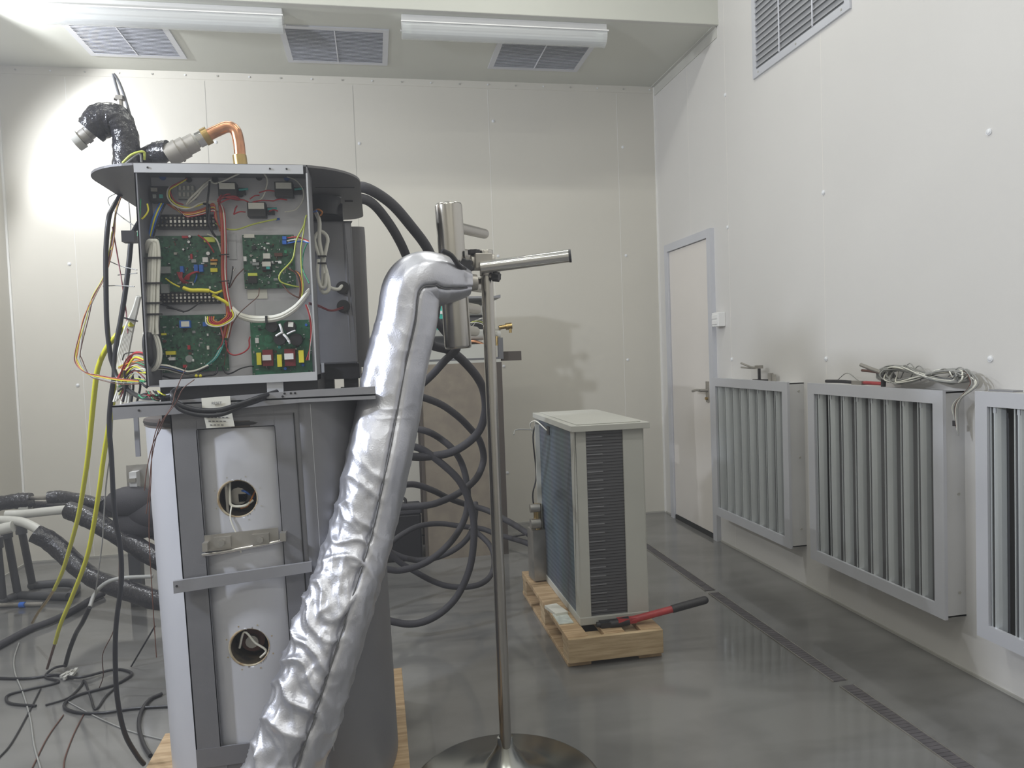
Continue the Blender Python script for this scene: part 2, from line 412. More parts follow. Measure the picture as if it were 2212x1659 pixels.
# ---------------------------------------------------------------- fluorescent fittings
def fitting(x0, x1, yc, zc, lb, lit=False, grp='fluorescent fittings under the lowered ceiling'):
    t = thing('ceiling_light', lb, 'ceiling light', ((x0+x1)/2, yc, zc), grp)
    MB().box((x0, yc-.05, zc-.045), (x1, yc+.05, zc), 'white_pl').build('housing', t, bevel=.003)
    for x in (x0+.02, x1-.055): MB().box((x, yc-.035, zc-.105), (x+.035, yc+.035, zc-.045), 'tape').build('lamp_holder', t)
    MB().cyl(V(x0+.05, yc, zc-.08), V(x1-.05, yc, zc-.08), .014, 'tube', 12).build('tube', t)
    L = x1-x0; m = MB(); seg = 14
    pts = [(yc+.062*math.cos(a), zc-.048-.075*math.sin(a)) for a in [PI*k/seg for k in range(seg+1)]]
    inn = [(yc+.059*math.cos(a), zc-.048-.072*math.sin(a)) for a in [PI*k/seg for k in range(seg+1)]][::-1]
    m.prism(pts+inn, 'x', x0+.004, x1-.004, 'lensplastic', False)
    m.prism(pts, 'x', x0, x0+.004, 'lensplastic'); m.prism(pts, 'x', x1-.004, x1, 'lensplastic')
    m.box((x0-.006, yc-.07, zc-.05), (x1+.006, yc-.058, zc-.044), 'white_pl').box((x0-.006, yc+.058, zc-.05), (x1+.006, yc+.07, zc-.044), 'white_pl')
    m.build('cover', t)
fitting(-1.70, -.44, 4.43, HC, 'unlit fluorescent fitting with clear cover, left one next to the bright glare')
fitting(.235, 1.49, 4.43, HC, 'unlit fluorescent fitting with clear cover, right one of the two')
for i, (x, y) in enumerate(HIGH):
    t = thing('high_ceiling_light', 'bare fluorescent batten on the high ceiling, '+('far left', 'far right', 'above left of the camera', 'above right of the camera', 'added front fill behind the camera, left', 'added front fill behind the camera, right')[i], 'ceiling light', (x, y, HH), 'battens on the high ceiling, out of the picture')
    MB().box((x-.62, y-.06, HH-.09), (x+.62, y+.06, HH), 'white_pl').build('housing', t)
t = thing('wall_lamp', 'wall lamp on the left wall beside the camera, out of the picture', 'lamp', (LX, 1.4, 2.4))
MB().box((LX, 1.28, 2.34), (LX+.06, 1.52, 2.50), 'white_pl').build('housing', t)
t = thing('floodlight', 'floodlight under the lowered ceiling by the left wall, just out of the picture', 'lamp', (LX, 4.2, 3.1))
MB().box((LX, 4.12, 3.02), (LX+.09, 4.28, 3.18), 'greylight').build('housing', t)
ua = (V(-1.81, 5.387, 3.3)-FLP).normalized(); ub = (V(-2.39, 5.387, 2.53)-FLP).normalized()
e1 = FLP+ua*.10+(ua-ub)*.02; e2 = FLP+ub*.10-(ua-ub)*.06; nn = (e1-e2).cross(ua+ub).normalized()
if nn.x > 0: nn = -nn
e3 = e2+nn*.14; e4 = e1+nn*.10; th_ = (ua+ub).normalized()*.002
e3.x = max(e3.x, LX+.002); e4.z = min(e4.z, HC-.001); e3.z = min(e3.z, HC-.001)
MB().add([e1, e2, e3, e4, e1+th_, e2+th_, e3+th_, e4+th_], [(0, 1, 2, 3), (4, 7, 6, 5), (0, 4, 5, 1), (1, 5, 6, 2), (2, 6, 7, 3), (3, 7, 4, 0)], 'black').build('beam_cutoff_plate', t)  # unseen plate added to cut the flood light off the corner

# ---------------------------------------------------------------- switch box
p = PX(1560, 690, RX)
t = thing('light_switch', 'white surface-mounted light switch box beside the door', 'light switch', (RX, p.y, p.z))
MB().box((RX-.05, p.y-.045, p.z-.045), (RX, p.y+.045, p.z+.045), 'white_pl').build('box', t, bevel=.004)
for dz in (.017, -.017): MB().box((RX-.056, p.y-.03, p.z+dz-.013), (RX-.05, p.y+.034, p.z+dz+.013), 'white_pl').build('rocker', t, bevel=.002)

# ================================================================= LOUVERED BOXES
def louver_box(ya, yb, za, zb, lb, nb):
    X0 = RX-.10
    t = thing('louvered_box', lb, 'air grille', (RX, (ya+yb)/2, za), 'louvered air boxes along the right wall')
    w_ = .052
    f = MB()
    f.box((X0+.012, ya+.006, za+.006), (RX, ya+.012, zb-.006), 'alu').box((X0+.012, yb-.012, za+.006), (RX, yb-.006, zb-.006), 'alu')
    f.box((X0+.012, ya+.006, za+.006), (RX, yb-.006, za+.012), 'alu').box((X0+.012, ya+.006, zb-.012), (RX, yb-.006, zb-.006), 'alu')
    for q in (zb-.05, zb-.4, za+.1):
        f.cyl(V(RX-.03, ya+.006, q), V(RX-.03, ya+.003, q), .006, 'seamd', 8)
    f.build('casing', t)
    fr = MB()
    fr.prism([(ya, za), (yb, za), (yb-w_, za+w_), (ya+w_, za+w_)], 'x', X0, X0+.014, 'alu_frame')
    fr.prism([(ya, zb), (ya+w_, zb-w_), (yb-w_, zb-w_), (yb, zb)], 'x', X0, X0+.014, 'alu_frame')
    fr.prism([(ya, za), (ya+w_, za+w_), (ya+w_, zb-w_), (ya, zb)], 'x', X0, X0+.014, 'alu_frame')
    fr.prism([(yb, za), (yb, zb), (yb-w_, zb-w_), (yb-w_, za+w_)], 'x', X0, X0+.014, 'alu_frame')
    fr.build('front_frame', t)
    MB().box((RX-.012, ya+.012, za+.012), (RX-.006, yb-.012, zb-.012), 'louver_back').build('backing', t)
    bl = MB(); W = yb-ya-2*w_; pitch = W/nb
    for k in range(nb):
        yc = ya+w_+pitch*(k+.5)
        th = .0022; q = [(-.34, .004), (-.31, .000), (-.27, .002), (-.22, .007), (-.16, .016), (-.10, .029)]
        up = [(X0+.010+d, yc-c*pitch) for c, d in q]; dn = [(X0+.010+d+th, yc-c*pitch-th*.3) for c, d in q[::-1]]
        bl.prism(up+dn, 'z', za+w_*.8, zb-w_*.8, 'louver')
        bl.box((X0+.010, yc+.42*pitch, za+w_*.8), (X0+.014, yc+.42*pitch+.004, zb-w_*.8), 'louver')
        bl.box((X0+.012, yc+.24*pitch, zb-w_-.022), (X0+.03, yc+.36*pitch, zb-w_), 'alu_frame')
    bl.build('louver_blades', t)
louver_box(3.46, 4.332, .215, 1.095, 'grey metal louvered box on the right wall, furthest one next to the door', 8)
louver_box(2.40, 3.278, .215, 1.098, 'grey metal louvered box on the right wall, middle one with wires piled on top', 8)
louver_box(1.37, 2.250, .215, 1.103, 'grey metal louvered box on the right wall, nearest one cut by the picture edge', 8)

# things on top of the boxes
ZB = 1.098
bp_ = PX(1640, 820, 2.15)
t = thing('clamp_post', 'small black post with metal clip arms standing on the furthest louvered box', 'clamp', (2.15, bp_.y, 1.089))
py = bp_.y
MB().box((2.13, py-.06, 1.089), (2.18, py+.04, 1.097), 'black').build('base', t)
MB().box((2.145, py-.006, 1.095), (2.157, py+.006, 1.165), 'black').build('post', t)
c = MB(); c.cbox((2.15, py+.0, 1.168), (.03, .04, .018), 'steel_dull')
c.tube([V(2.15, py, 1.168), V(2.14, py+.06, 1.166), V(2.12, py+.15, 1.19)], .006, 'steel_dull', 8)
c.tube([V(2.15, py, 1.165), V(2.14, py+.06, 1.160), V(2.12, py+.15, 1.165)], .005, 'steel_dull', 8)
c.build('clip', t)
t = thing('metal_clip', 'small grey spring clip lying on the furthest louvered box, behind the black post', 'clip', (2.17, py-.07, 1.089))
MB().cbox((2.17, py-.09, 1.112), (.02, .02, .045), 'steel_dull', rz=.3).build('jaw', t)
MB().cbox((2.17, py-.12, 1.108), (.02, .02, .037), 'steel_dull', rz=-.3).build('jaw', t)
def W(x, y, X=2.15): return PX(x, y, X)
# pliers lying on the middle box
t = thing('pliers', 'black and red pliers lying on the middle louvered box', 'pliers', W(1845, 828, 2.13))
zt = ZB+.001
a = W(1785, 828, 2.13); b_ = W(1850, 826, 2.13); c_ = W(1900, 828, 2.13)
m = MB(); m.tube([V(2.13, a.y, zt+.009), V(2.125, (a.y+b_.y)/2, zt+.012), V(2.13, b_.y, zt+.010)], .008, 'black', 8).build('handle', t)
m = MB(); m.cbox((2.13, b_.y-.02, zt+.010), (.03, .07, .018), 'steel_dull').build('jaw', t)
m = MB(); m.tube([V(2.14, b_.y-.03, zt+.010), V(2.12, b_.y-.09, zt+.012), V(2.14, c_.y-.02, zt+.010)], .008, 'red', 8).build('grip', t)
t = thing('scissor_clamp', 'small metal spring clamp with open jaws sticking out left of the wire coil', 'clamp', W(1905, 800, 2.12))
m = MB(); q = W(1905, 805, 2.12)
m.tube([q, W(1885, 798, 2.12), W(1860, 788, 2.12)], .009, 'steel_dull', 8).build('jaw', t)
m = MB(); m.tube([q, W(1890, 803, 2.12), W(1862, 800, 2.12)], .006, 'brown', 8).build('jaw', t)
m = MB(); m.tube([q, W(1908, 815, 2.12), V(2.12, W(1908, 822, 2.12).y, ZB)], .010, 'black', 8).build('foot', t)
# coil of grey wires
t = thing('wire_coil', 'loose figure-eight coil of grey sensor wires piled on the middle louvered box', 'wire coil', W(2000, 835, 2.13))
rr = random.Random(3)
for k in range(32):
    ph = rr.uniform(-.15, .15); s1 = rr.uniform(.75, 1.1); s2 = rr.uniform(.6, 1.15); dx = rr.uniform(-.025, .03)
    pts = []
    for i in range(17):
        a = 2*PI*i/16+ph; u = math.cos(a); v = math.sin(2*a)*.5
        cxp = 1998+rr.uniform(-3, 3)+88*s1*u; vv = v*(1.0 if u < 0 else .8)
        q = W(cxp, 811+.03*(cxp-1998)-36*s2*vv, 2.135+dx); q.x += .02*math.sin(a*3+k); q.z = max(q.z, ZB+.004+.001*(k % 4)); pts.append(q)
    MB().tube(pts, .0026 if k % 3 else .0034, 'wiregrey' if k % 4 else 'wirewhite', 6, n=4, caps=False).build('wire', t)
for k in range(7):
    x0 = 2060+rr.uniform(0, 25)
    pts = [W(x0-20, 815, 2.13), W(x0+10, 805-rr.uniform(-8, 15), 2.13), W(x0+30+rr.uniform(-6, 10), 830, 2.12), V(2.12, 2.37-.004*k, 1.05), V(2.125, 2.372-.003*k, .99-.01*k)]
    MB().tube(pts, .0022, ['wirewhite', 'wiregrey', 'wiregrey', 'brown'][k % 4], 6, n=5).build('wire', t)
MB().cyl(V(2.125, 2.372, .985), V(2.125, 2.372, .965), .007, 'black', 8).build('connector', t)
for (x, y, k) in ((1965, 785, 0), (1985, 790, 1), (1830, 806, 2)):
    MB().tube([W(x-22, 822, 2.15), W(x, y, 2.15), W(x+24, 822, 2.15)], .0022, 'wiregrey', 6).build('wire', t)
one(MB().cbox((2.15, 2.17, 1.106), (.04, .10, .006), 'greylight'), 'metal_strip', 'thin grey metal strip lying on the nearest louvered box', 'metal strip')

# ================================================================= CONDENSER ON PALLET
X0, X1, Y0, Y1, Z0, Z1 = .812, 1.118, 2.962, 3.66, .128, .972
t = thing('condenser_unit', 'cream outdoor condenser with blue finned coil standing on a wooden pallet', 'air conditioner', ((X0+X1)/2, (Y0+Y1)/2, Z0))
MB().box((X0+.012, Y0+.012, Z0+.02), (X1-.012, Y1-.01, Z1-.01), 'greydark').build('core', t)
def coil_mat(name, c, c2, sc):
    m = bpy.data.materials.new(name); m.use_nodes = True; nt = m.node_tree; b = nt.nodes['Principled BSDF']
    b.inputs['Roughness'].default_value = .5; b.inputs['Metallic'].default_value = .25
    tc = nt.nodes.new('ShaderNodeTexCoord'); wv = nt.nodes.new('ShaderNodeTexWave'); wv.wave_type = 'BANDS'; wv.bands_direction = 'Z'
    wv.inputs['Scale'].default_value = sc; wv.inputs['Distortion'].default_value = .15
    nt.links.new(tc.outputs['Object'], wv.inputs[0]); r = nt.nodes.new('ShaderNodeValToRGB')
    r.color_ramp.elements[0].color = (*c2, 1); r.color_ramp.elements[1].color = (*c, 1)
    nt.links.new(wv.outputs[0], r.inputs[0])
    n = nt.nodes.new('ShaderNodeTexNoise'); n.inputs['Scale'].default_value = 9
    mp = nt.nodes.new('ShaderNodeMapping'); mp.inputs['Scale'].default_value = (1, 1, .3)
    nt.links.new(tc.outputs['Object'], mp.inputs[0]); nt.links.new(mp.outputs[0], n.inputs[0])
    mx = nt.nodes.new('ShaderNodeMix'); mx.data_type = 'RGBA'; mx.blend_type = 'MULTIPLY'; mx.inputs[0].default_value = .35
    nt.links.new(r.outputs[0], mx.inputs[6]); nt.links.new(n.outputs['Color'], mx.inputs[7]); nt.links.new(mx.outputs[2], b.inputs['Base Color'])
    return m
M['coilblue'] = coil_mat('coilblue', (.165, .205, .25), (.11, .14, .175), 14)
m = MB().box((X0, Y0+.06, Z0+.03), (X0+.012, Y1-.012, Z1-.012), 'coilblue'); m.build('coil', t)
e = MB(); e.box((X0+.045, Y0+.008, Z0+.03), (X1-.05, Y0+.014, Z1-.02), 'greydark')
for k in range(21):
    z = Z0+.05+k*.0375
    e.box((X0+.05, Y0+.003, z), (X0+.12, Y0+.008, z+.004), 'greylight')
for k in range(60): e.box((X0+.046, Y0+.004, Z0+.04+k*.0133), (X1-.09, Y0+.0055, Z0+.042+k*.0133), 'black')
e.build('end_grille', t)
m = MB(); m.box((X0-.002, Y0, Z0), (X0+.048, Y0+.02, Z1-.012), 'acwhite').box((X0-.002, Y0, Z0), (X0+.006, Y0+.07, Z1-.012), 'acwhite'); m.build('corner_post', t, bevel=.003)
m = MB(); m.box((X1-.095, Y0, Z0+.01), (X1, Y0+.02, Z1-.012), 'acwhite').box((X1-.006, Y0, Z0+.01), (X1, Y1, Z1-.012), 'acwhite'); m.build('side_panel', t, bevel=.003)
m = MB(); m.box((X0-.004, Y0-.004, Z0-.004), (X1, Y1+.004, Z0+.03), 'acwhite'); m.build('base_tray', t, bevel=.003)
m = MB(); m.box((X0-.022, Y1-.012, Z0+.02), (X0+.01, Y1, Z1-.02), 'acwhite'); m.build('rear_post', t)
cp = MB(); cp.box((X0-.022, Y0-.03, Z1-.014), (X1+.018, Y1+.04, Z1+.012), 'acwhite')
cp.prism([(X0-.022+.03, Y0), (X1-.012, Y0), (X1-.012, Y1+.01), (X0+.008, Y1+.01)], 'z', Z1+.012, Z1+.016, 'acwhite')
cp.build('top_cover', t, bevel=.004)
v = MB(); v.cbox((X0-.035, Y1-.02, .26), (.07, .10, .26), 'steel_dull', rz=.1)
v.cyl(V(X0-.02, Y1-.04, .50), V(X0-.07, Y1-.04, .50), .022, 'steel_dull', 12).cyl(V(X0-.02, Y1-.04, .42), V(X0-.07, Y1-.04, .42), .028, 'steel_dull', 12)
v.cyl(V(X0-.03, Y1-.03, .38), V(X0-.03, Y1-.03, .52), .020, 'brass', 12)
v.build('service_valve', t)
lp = P(1172, 928, 3.6)
MB().box((X0-.004, 3.42, .895), (X0+.001, 3.47, .935), 'black').build('sensor_clip', t)
wr = MB(); wr.tube([V(X0-.008, Y1, Z1-.03), V(X0-.03, Y1+.01, .86), V(X0-.02, Y1+.01, .66), V(X0-.045, Y1, .55), V(X0-.02, Y1, .38)], .004, 'wireblack', 6)
wr.tube([V(X0-.006, 3.45, .915), V(X0-.03, 3.58, .95), V(X0-.045, Y1, .93), V(X0-.03, Y1+.02, .88)], .0035, 'wirewhite', 6)
wr.tube([V(X0-.03, Y1, .90), V(X0-.12, Y1-.01, .905), P(1110, 939, 3.6)], .003, 'wiregrey', 6)
wr.build('sensor_wire', t)
# pallet
t = thing('wooden_pallet', 'narrow raw wooden pallet under the cream condenser', 'pallet', (.925, 3.33, 0))
pa, pb, pc, pd = .722, 1.130, 2.855, 3.80
for x in (pa, (pa+pb)/2-.045, pb-.09):
    MB().box((x, pc, .103), (x+.09, pd, .123), 'wood').build('deck_board', t, bevel=.002)
for y in (pc, (pc+pd)/2-.045, pd-.09):
    MB().box((pa, y+.002, .083), (pb, y+.09, .103), 'woodx').build('cross_board', t, bevel=.002)
for y in (pc+.004, (pc+pd)/2-.045, pd-.09):
    for x in (pa+.003, pb-.10):
        MB().box((x, y, .018), (x+.095, y+.086, .083), 'woodx').build('block', t, bevel=.002)
for x in (pa, pb-.10): MB().box((x, pc, 0), (x+.10, pd, .018), 'wood').build('bottom_board', t, bevel=.002)
MB().box((pa, pc-.022, .022), (pb, pc, .121), 'woodx').build('end_board', t, bevel=.002)
one(MB().box((.725, 3.0, .1235), (.79, 3.12, .127), 'tape').cbox((.752, 3.16, .131), (.06, .12, .013), 'paper', rz=.2), 'crumpled_tape', 'crumpled pale plastic tape on the pallet edge beside the condenser', 'tape')
# bolt cutter
t = thing('bolt_cutter', 'bolt cutter with red arm and black grip lying on the pallet front', 'bolt cutter', (1.08, 2.93, .124))
q0, q1, q2, q3 = V(.87, 2.925, .136), V(1.01, 2.915, .142), V(1.20, 2.90, .178), V(1.345, 2.888, .207)
MB().tube([q0, V(.93, 2.92, .134), q1], [.012]*6+[.02]*7, 'black', 8).cbox((.93, 2.925, .136), (.09, .04, .02), 'black').build('jaw', t)
MB().tube([q1, (q1+q2)/2, q2], .015, 'red', 10).cbox((1.0, 2.915, .145), (.08, .03, .022), 'red').build('arm', t)
MB().tube([q2, q3], [.017, .017], 'rubber', 12, smoothpath=False).sphere(q3, .017, 'rubber').build('grip', t)

# ================================================================= CRATE + OPEN PUMP UNIT
CX0, CX1, CY = .262, .735, 4.60
t = thing('board_stand', 'tall dark brown chipboard stand behind the black hose coil', 'stand', ((CX0+CX1)/2, 4.7, 0))
MB().box((CX0+.012, CY, 0), (CX1, CY+.02, 1.245), 'board').build('front_board', t)
MB().box((CX1+.0, CY-.01, 0), (CX1+.055, CY+.04, 1.245), 'boardedge').build('side_post', t)
MB().box((CX0-.005, CY-.006, 0), (CX0+.012, CY+.03, 1.25), 'boardedge').build('edge_strip', t)
MB().box((CX0, CY, 1.245), (CX1+.05, CY+.42, 1.262), 'acwhite').build('top_board', t)
MB().box((CX0, CY+.40, 0), (CX0+.05, CY+.44, 1.245), 'boardedge').build('rear_post', t)
MB().box((CX1, CY+.40, 0), (CX1+.05, CY+.44, 1.245), 'boardedge').build('rear_post', t)
def B(x, y, Y=4.62): return P(x, y, Y)
t = thing('open_pump_unit', 'opened pump unit with pipes, brass fittings and green circuit board on the brown stand', 'machine', (.55, 4.72, 1.262))
ZB2 = 1.263
MB().box((.31, 4.61, ZB2), (.80, 4.95, ZB2+.012), 'greydark').box((.335, 4.615, ZB2+.012), (.74, 4.63, ZB2+.10), 'acwhite').build('base_tray', t)
MB().box((.30, 4.90, ZB2), (.78, 4.915, 1.67), 'acwhite').box((.715, 4.60, 1.42), (.735, 4.90, 1.67), 'acwhite').build('back_panel', t)
MB().prism([(.48, 1.655), (.80, 1.655), (.80, 1.675), (.765, 1.668), (.48, 1.668)], 'y', 4.60, 4.92, 'greylight').build('top_rail', t)
MB().box((.775, 4.60, ZB2), (.805, 4.64, 1.40), 'greydark').build('post', t)
MB().box((.385, 4.60, 1.46), (.46, 4.61, 1.62), 'teal').box((.40, 4.595, 1.5), (.43, 4.60, 1.53), 'chip').box((.41, 4.595, 1.56), (.45, 4.60, 1.58), 'white_pl').build('circuit_board', t)
m = MB(); m.cyl(V(.36, 4.72, 1.35), V(.58, 4.72, 1.35), .075, 'black', 20).cyl(V(.58, 4.72, 1.35), V(.70, 4.72, 1.37), .055, 'steel_dull', 18); m.build('pump', t)
m = MB(); m.cyl(V(.42, 4.68, 1.585), V(.76, 4.68, 1.58), .033, 'offwhite', 16).cyl(V(.50, 4.68, 1.43), V(.80, 4.68, 1.425), .035, 'offwhite', 16); m.build('pipe', t)
m = MB(); m.cyl(V(.52, 4.70, 1.50), V(.72, 4.70, 1.50), .05, 'rubber', 16); m.build('sleeve', t)
m = MB(); m.cyl(V(.79, 4.65, 1.465), V(.86, 4.65, 1.475), .014, 'brass', 12).cyl(V(.835, 4.65, 1.47), V(.875, 4.65, 1.475), .022, 'brass', 6).cyl(V(.865, 4.65, 1.43), V(.865, 4.65, 1.475), .010, 'brass', 8); m.build('brass_valve', t)
m = MB(); m.tube([V(.52, 4.66, 1.32), V(.60, 4.65, 1.38), V(.68, 4.65, 1.36), V(.74, 4.65, 1.32)], .012, 'copper', 10).cyl(V(.77, 4.62, 1.35), V(.77, 4.62, 1.41), .010, 'brass', 8); m.build('copper_pipe', t)
for k in range(4):
    MB().tube([V(.54+.02*k, 4.64, 1.46), V(.60+.02*k, 4.60, 1.50+.008*k), V(.70, 4.62, 1.47+.008*k), V(.73, 4.64, 1.30)], .003, ['wirewhite', 'yg', 'wiregrey', 'wirewhite'][k], 6).build('wire', t)
MB().box((.80, 4.64, 1.25), (.93, 4.68, 1.31), 'boardedge').build('bracket', t)
t = thing('black_box', 'low black case on the floor behind the hoses, left of the brown stand', 'case', (.13, 4.7, 0))
MB().box((-.05, 4.62, 0), (.24, 4.86, .30), 'black').build('body', t, bevel=.012)
MB().box((-.06, 4.61, .30), (.245, 4.87, .335), 'foam').build('lid', t, bevel=.01)
MB().tube([V(.05, 4.74, .335), V(.06, 4.74, .38), V(.14, 4.74, .38), V(.15, 4.74, .335)], .01, 'rubber', 8).build('handle', t)

# ================================================================= WATER HEATER
def ln(p): return V(p.x+.02*(1.17-p.z), p.y, p.z) if p.z < 1.17 else p
ZP = .125
wh = thing('heat_pump_water_heater', 'opened heat pump water heater, white tank in grey jacket with exposed wiring head', 'water heater', (-.33, 2.2, ZP))
TC = (-.335, 2.205); TR = .300; RY = .326
def fyt(x): return TC[1]-RY*math.sqrt(max(0, 1-((x-TC[0])/TR)**2))
def wpart(mb, name, lean=True, bevel=0., par=None):
    if lean: mb.lean(ln)
    return mb.build(name, par or wh, bevel)
# white tank with two access holes (cut in the grid)
def tank():
    m = MB(); nz = 150; na = 360; za, zb = ZP+.01, 1.155
    holes = [(P(518, 1073, 1.905), .047), (P(543, 1390, 1.905), .048)]
    hs = [(h.x - .02*(1.17-h.z), h.z, r) for h, r in holes]
    a0, a1 = math.radians(40), math.radians(400)
    # fine angular window at the front
    angs = [math.radians(t_) for t_ in range(-60, 235, 5)]
    front = [math.radians(235+.35*k) for k in range(201)]
    angs = angs + front; zs = [za+(zb-za)*k/300 for k in range(301)]
    vs = []; idx = {}
    for i, z in enumerate(zs):
        for j, a in enumerate(angs):
            x = TC[0]+TR*math.cos(a); y = TC[1]+RY*math.sin(a); zz = z
            # snap near rims onto the circle
            for hx, hz, r in hs:
                if y < TC[1]:
                    dx, dz = x-hx, z-hz; d = math.hypot(dx, dz)
                    if abs(d-r) < .0022 and d > 0: x, zz = hx+dx*r/d, hz+dz*r/d
            vs.append(V(x, y, zz))
    n = len(angs); fs = []
    for i in range(len(zs)-1):
        for j in range(n):
            j2 = (j+1) % n
            c = (vs[i*n+j]+vs[(i+1)*n+j2])/2; skip = False
            for hx, hz, r in hs:
                if c.y < TC[1] and math.hypot(c.x-hx, c.z-hz) < r-.0005: skip = True
            if not skip: fs.append((i*n+j, i*n+j2, (i+1)*n+j2, (i+1)*n+j))
    m.add(vs, fs, 'tankwhite', True)
    return m, hs
tm, hs = tank(); wpart(tm, 'tank')
for i, (hx, hz, r) in enumerate(hs):
    m = MB(); yf = fyt(hx)
    m.cyl(V(hx, yf+.004, hz), V(hx, yf+.10, hz), r*1.02, 'inside', 32, caps=False)
    m.lathe((0, 0, 0), [(0, 0), (r*1.02, 0)], 'inside', 32)
    k0 = len(m.v)-64
    for k in range(k0, len(m.v)): q = m.v[k]; m.v[k] = V(hx+q.x, yf+.095, hz+q.y)
    # rim of foam
    m.tube([V(hx+r*math.cos(a)*1.0, yf+.004-.0*a, hz+r*math.sin(a)) for a in [2*PI*j/32 for j in range(33)]], .003, 'rust', 6, smoothpath=False, caps=False)
    wpart(m, 'access_hole')
    m = MB()
    if i == 0:
        m.cyl(V(hx-.005, yf+.07, hz), V(hx-.005, yf+.035, hz), .022, 'steel_dull', 14).cbox((hx+.01, yf+.05, hz-.005), (.03, .03, .02), 'chip')
        m.tube([V(hx-.022, yf+.03, hz+.045), V(hx-.022, yf+.015, hz), V(hx-.018, yf+.012, hz-.018), V(hx+.01, yf+.015, hz-.022), V(hx+.03, yf+.03, hz-.012)], .0035, 'wirewhite', 6)
        m.tube([V(hx+.035, yf+.05, hz+.01), V(hx+.02, yf+.02, hz-.02), V(hx+.0, yf+.03, hz-.03)], .0025, 'orange', 6)
        m.tube([V(hx-.01, yf+.06, hz+.01), V(hx+.012, yf+.03, hz+.012), V(hx+.03, yf+.05, hz-.01)], .003, 'bluec', 6)
        m.cbox((hx-.028, yf+.04, hz), (.006, .06, .08), 'steel_dull')
        m.tube([V(hx-.018, yf+.01, hz-.018), V(hx-.02, yf-.003, hz-.05), V(hx-.005, yf-.003, hz-.10), V(hx-.002, yf-.002, hz-.135)], .0018, 'wirewhite', 6)
    else:
        m.cyl(V(hx, yf+.08, hz), V(hx, yf+.05, hz), .030, 'brown', 16).cyl(V(hx, yf+.05, hz), V(hx, yf+.035, hz), .016, 'steel_dull', 12)
        m.tube([V(hx-.03, yf+.03, hz-.01), V(hx-.012, yf+.012, hz+.036), V(hx+.012, yf+.012, hz+.006), V(hx+.036, yf+.015, hz-.018), V(hx+.02, yf+.02, hz-.036)], .003, 'wirewhite', 6)
    wpart(m, 'heating_element')
    m = MB()
    for k in range(8):
        a = 2*PI*k/8+.4; X_ = hx+(r+.011)*math.cos(a); yy = fyt(X_)
        m.cyl(V(X_, yy-.0005, hz+(r+.011)*math.sin(a)), V(X_, yy+.001, hz+(r+.011)*math.sin(a)), .0022, 'rust' if i else 'seamd', 6)
    wpart(m, 'screw_hole')
# top of tank
m = MB(); m.lathe((TC[0], TC[1], 0), [(TR+.002, 1.157), (TR+.005, 1.15), (TR+.002, 1.143)], 'black', 60, 1, RY/TR)
m.lathe((TC[0], TC[1], 0), [(TR+.003, 1.141), (TR+.003, 1.157), (.02, 1.160)], 'boardedge', 60, 1, RY/TR); wpart(m, 'top_band')
m = MB(); m.lathe((TC[0], TC[1], 0), [(TR-.05, ZP), (TR+.004, ZP), (TR+.004, ZP+.02)], 'tankwhite', 60, 1, RY/TR); wpart(m, 'bottom_ring')
m = MB(); q = P(342, 997, 1.96); a = math.atan2(q.y-TC[1], q.x-TC[0])
m.cbox((TC[0]+TR*math.cos(math.radians(238)), TC[1]+RY*math.sin(math.radians(238))-.001, 1.035), (.03, .002, .012), 'wiregrey', rz=math.radians(-32)); wpart(m, 'rating_label')
# grey front frame with opening
YF = 1.877
fx0, fx1, ox0, ox1 = -.496, -.195, -.437, -.256
oz1, ft = 1.140, 1.200
m = MB()
m.box((fx0, YF, .345), (ox0, YF+.004, ft), 'greysheet').box((ox1, YF, .345), (fx1, YF+.004, ft), 'greysheet')
m.box((ox0, YF, oz1), (ox1, YF+.004, ft), 'greysheet').box((fx0, YF-.001, .30), (fx1, YF+.004, .348), 'greysheet')
m.box((fx0, YF, ZP+.005), (fx0+.07, YF+.004, .31), 'greysheet').box((ox1, YF, ZP+.005), (fx1, YF+.004, .31), 'greysheet').box((ox0, YF+.003, ZP+.005), (ox1, YF+.006, .31), 'greysheet')
# inner returns
m.box((ox0-.002, YF, .345), (ox0, YF+.015, oz1), 'greysheet').box((ox1, YF, .345), (ox1+.002, YF+.015, oz1), 'greysheet').box((ox0, YF, oz1), (ox1, YF+.02, oz1+.002), 'greydark')
m.box((fx0, YF, ZP+.005), (fx0+.003, YF+.09, ft), 'greysheet')
wpart(m, 'front_frame')
# slanted seams / raised plate edges
m = MB(); m.box((-.40, YF-.0022, 1.168), (-.205, YF, 1.171), 'greydark').box((-.209, YF-.003, .50), (-.2065, YF, 1.171), 'gap'); wpart(m, 'panel_seam')
# grey curved side jacket
m = MB(); pts = []
jc, rx, ry = (-.195, 2.215), .190, .343
for k in range(0, 31):
    a = math.radians(-90+k*5.2); pts.append((jc[0]+rx*math.cos(a), jc[1]+ry*math.sin(a)))
out = pts; inn = [(x-.004 if x > jc[0] else x, y+.003) for x, y in pts][::-1]
m.prism(out+inn, 'z', ZP+.004, 1.205, 'greysheet', True); wpart(m, 'side_jacket')
m = MB(); m.box((-.168, YF-.001, .30), (-.166, YF+.003, 1.19), 'flange')
wpart(m, 'jacket_edge')
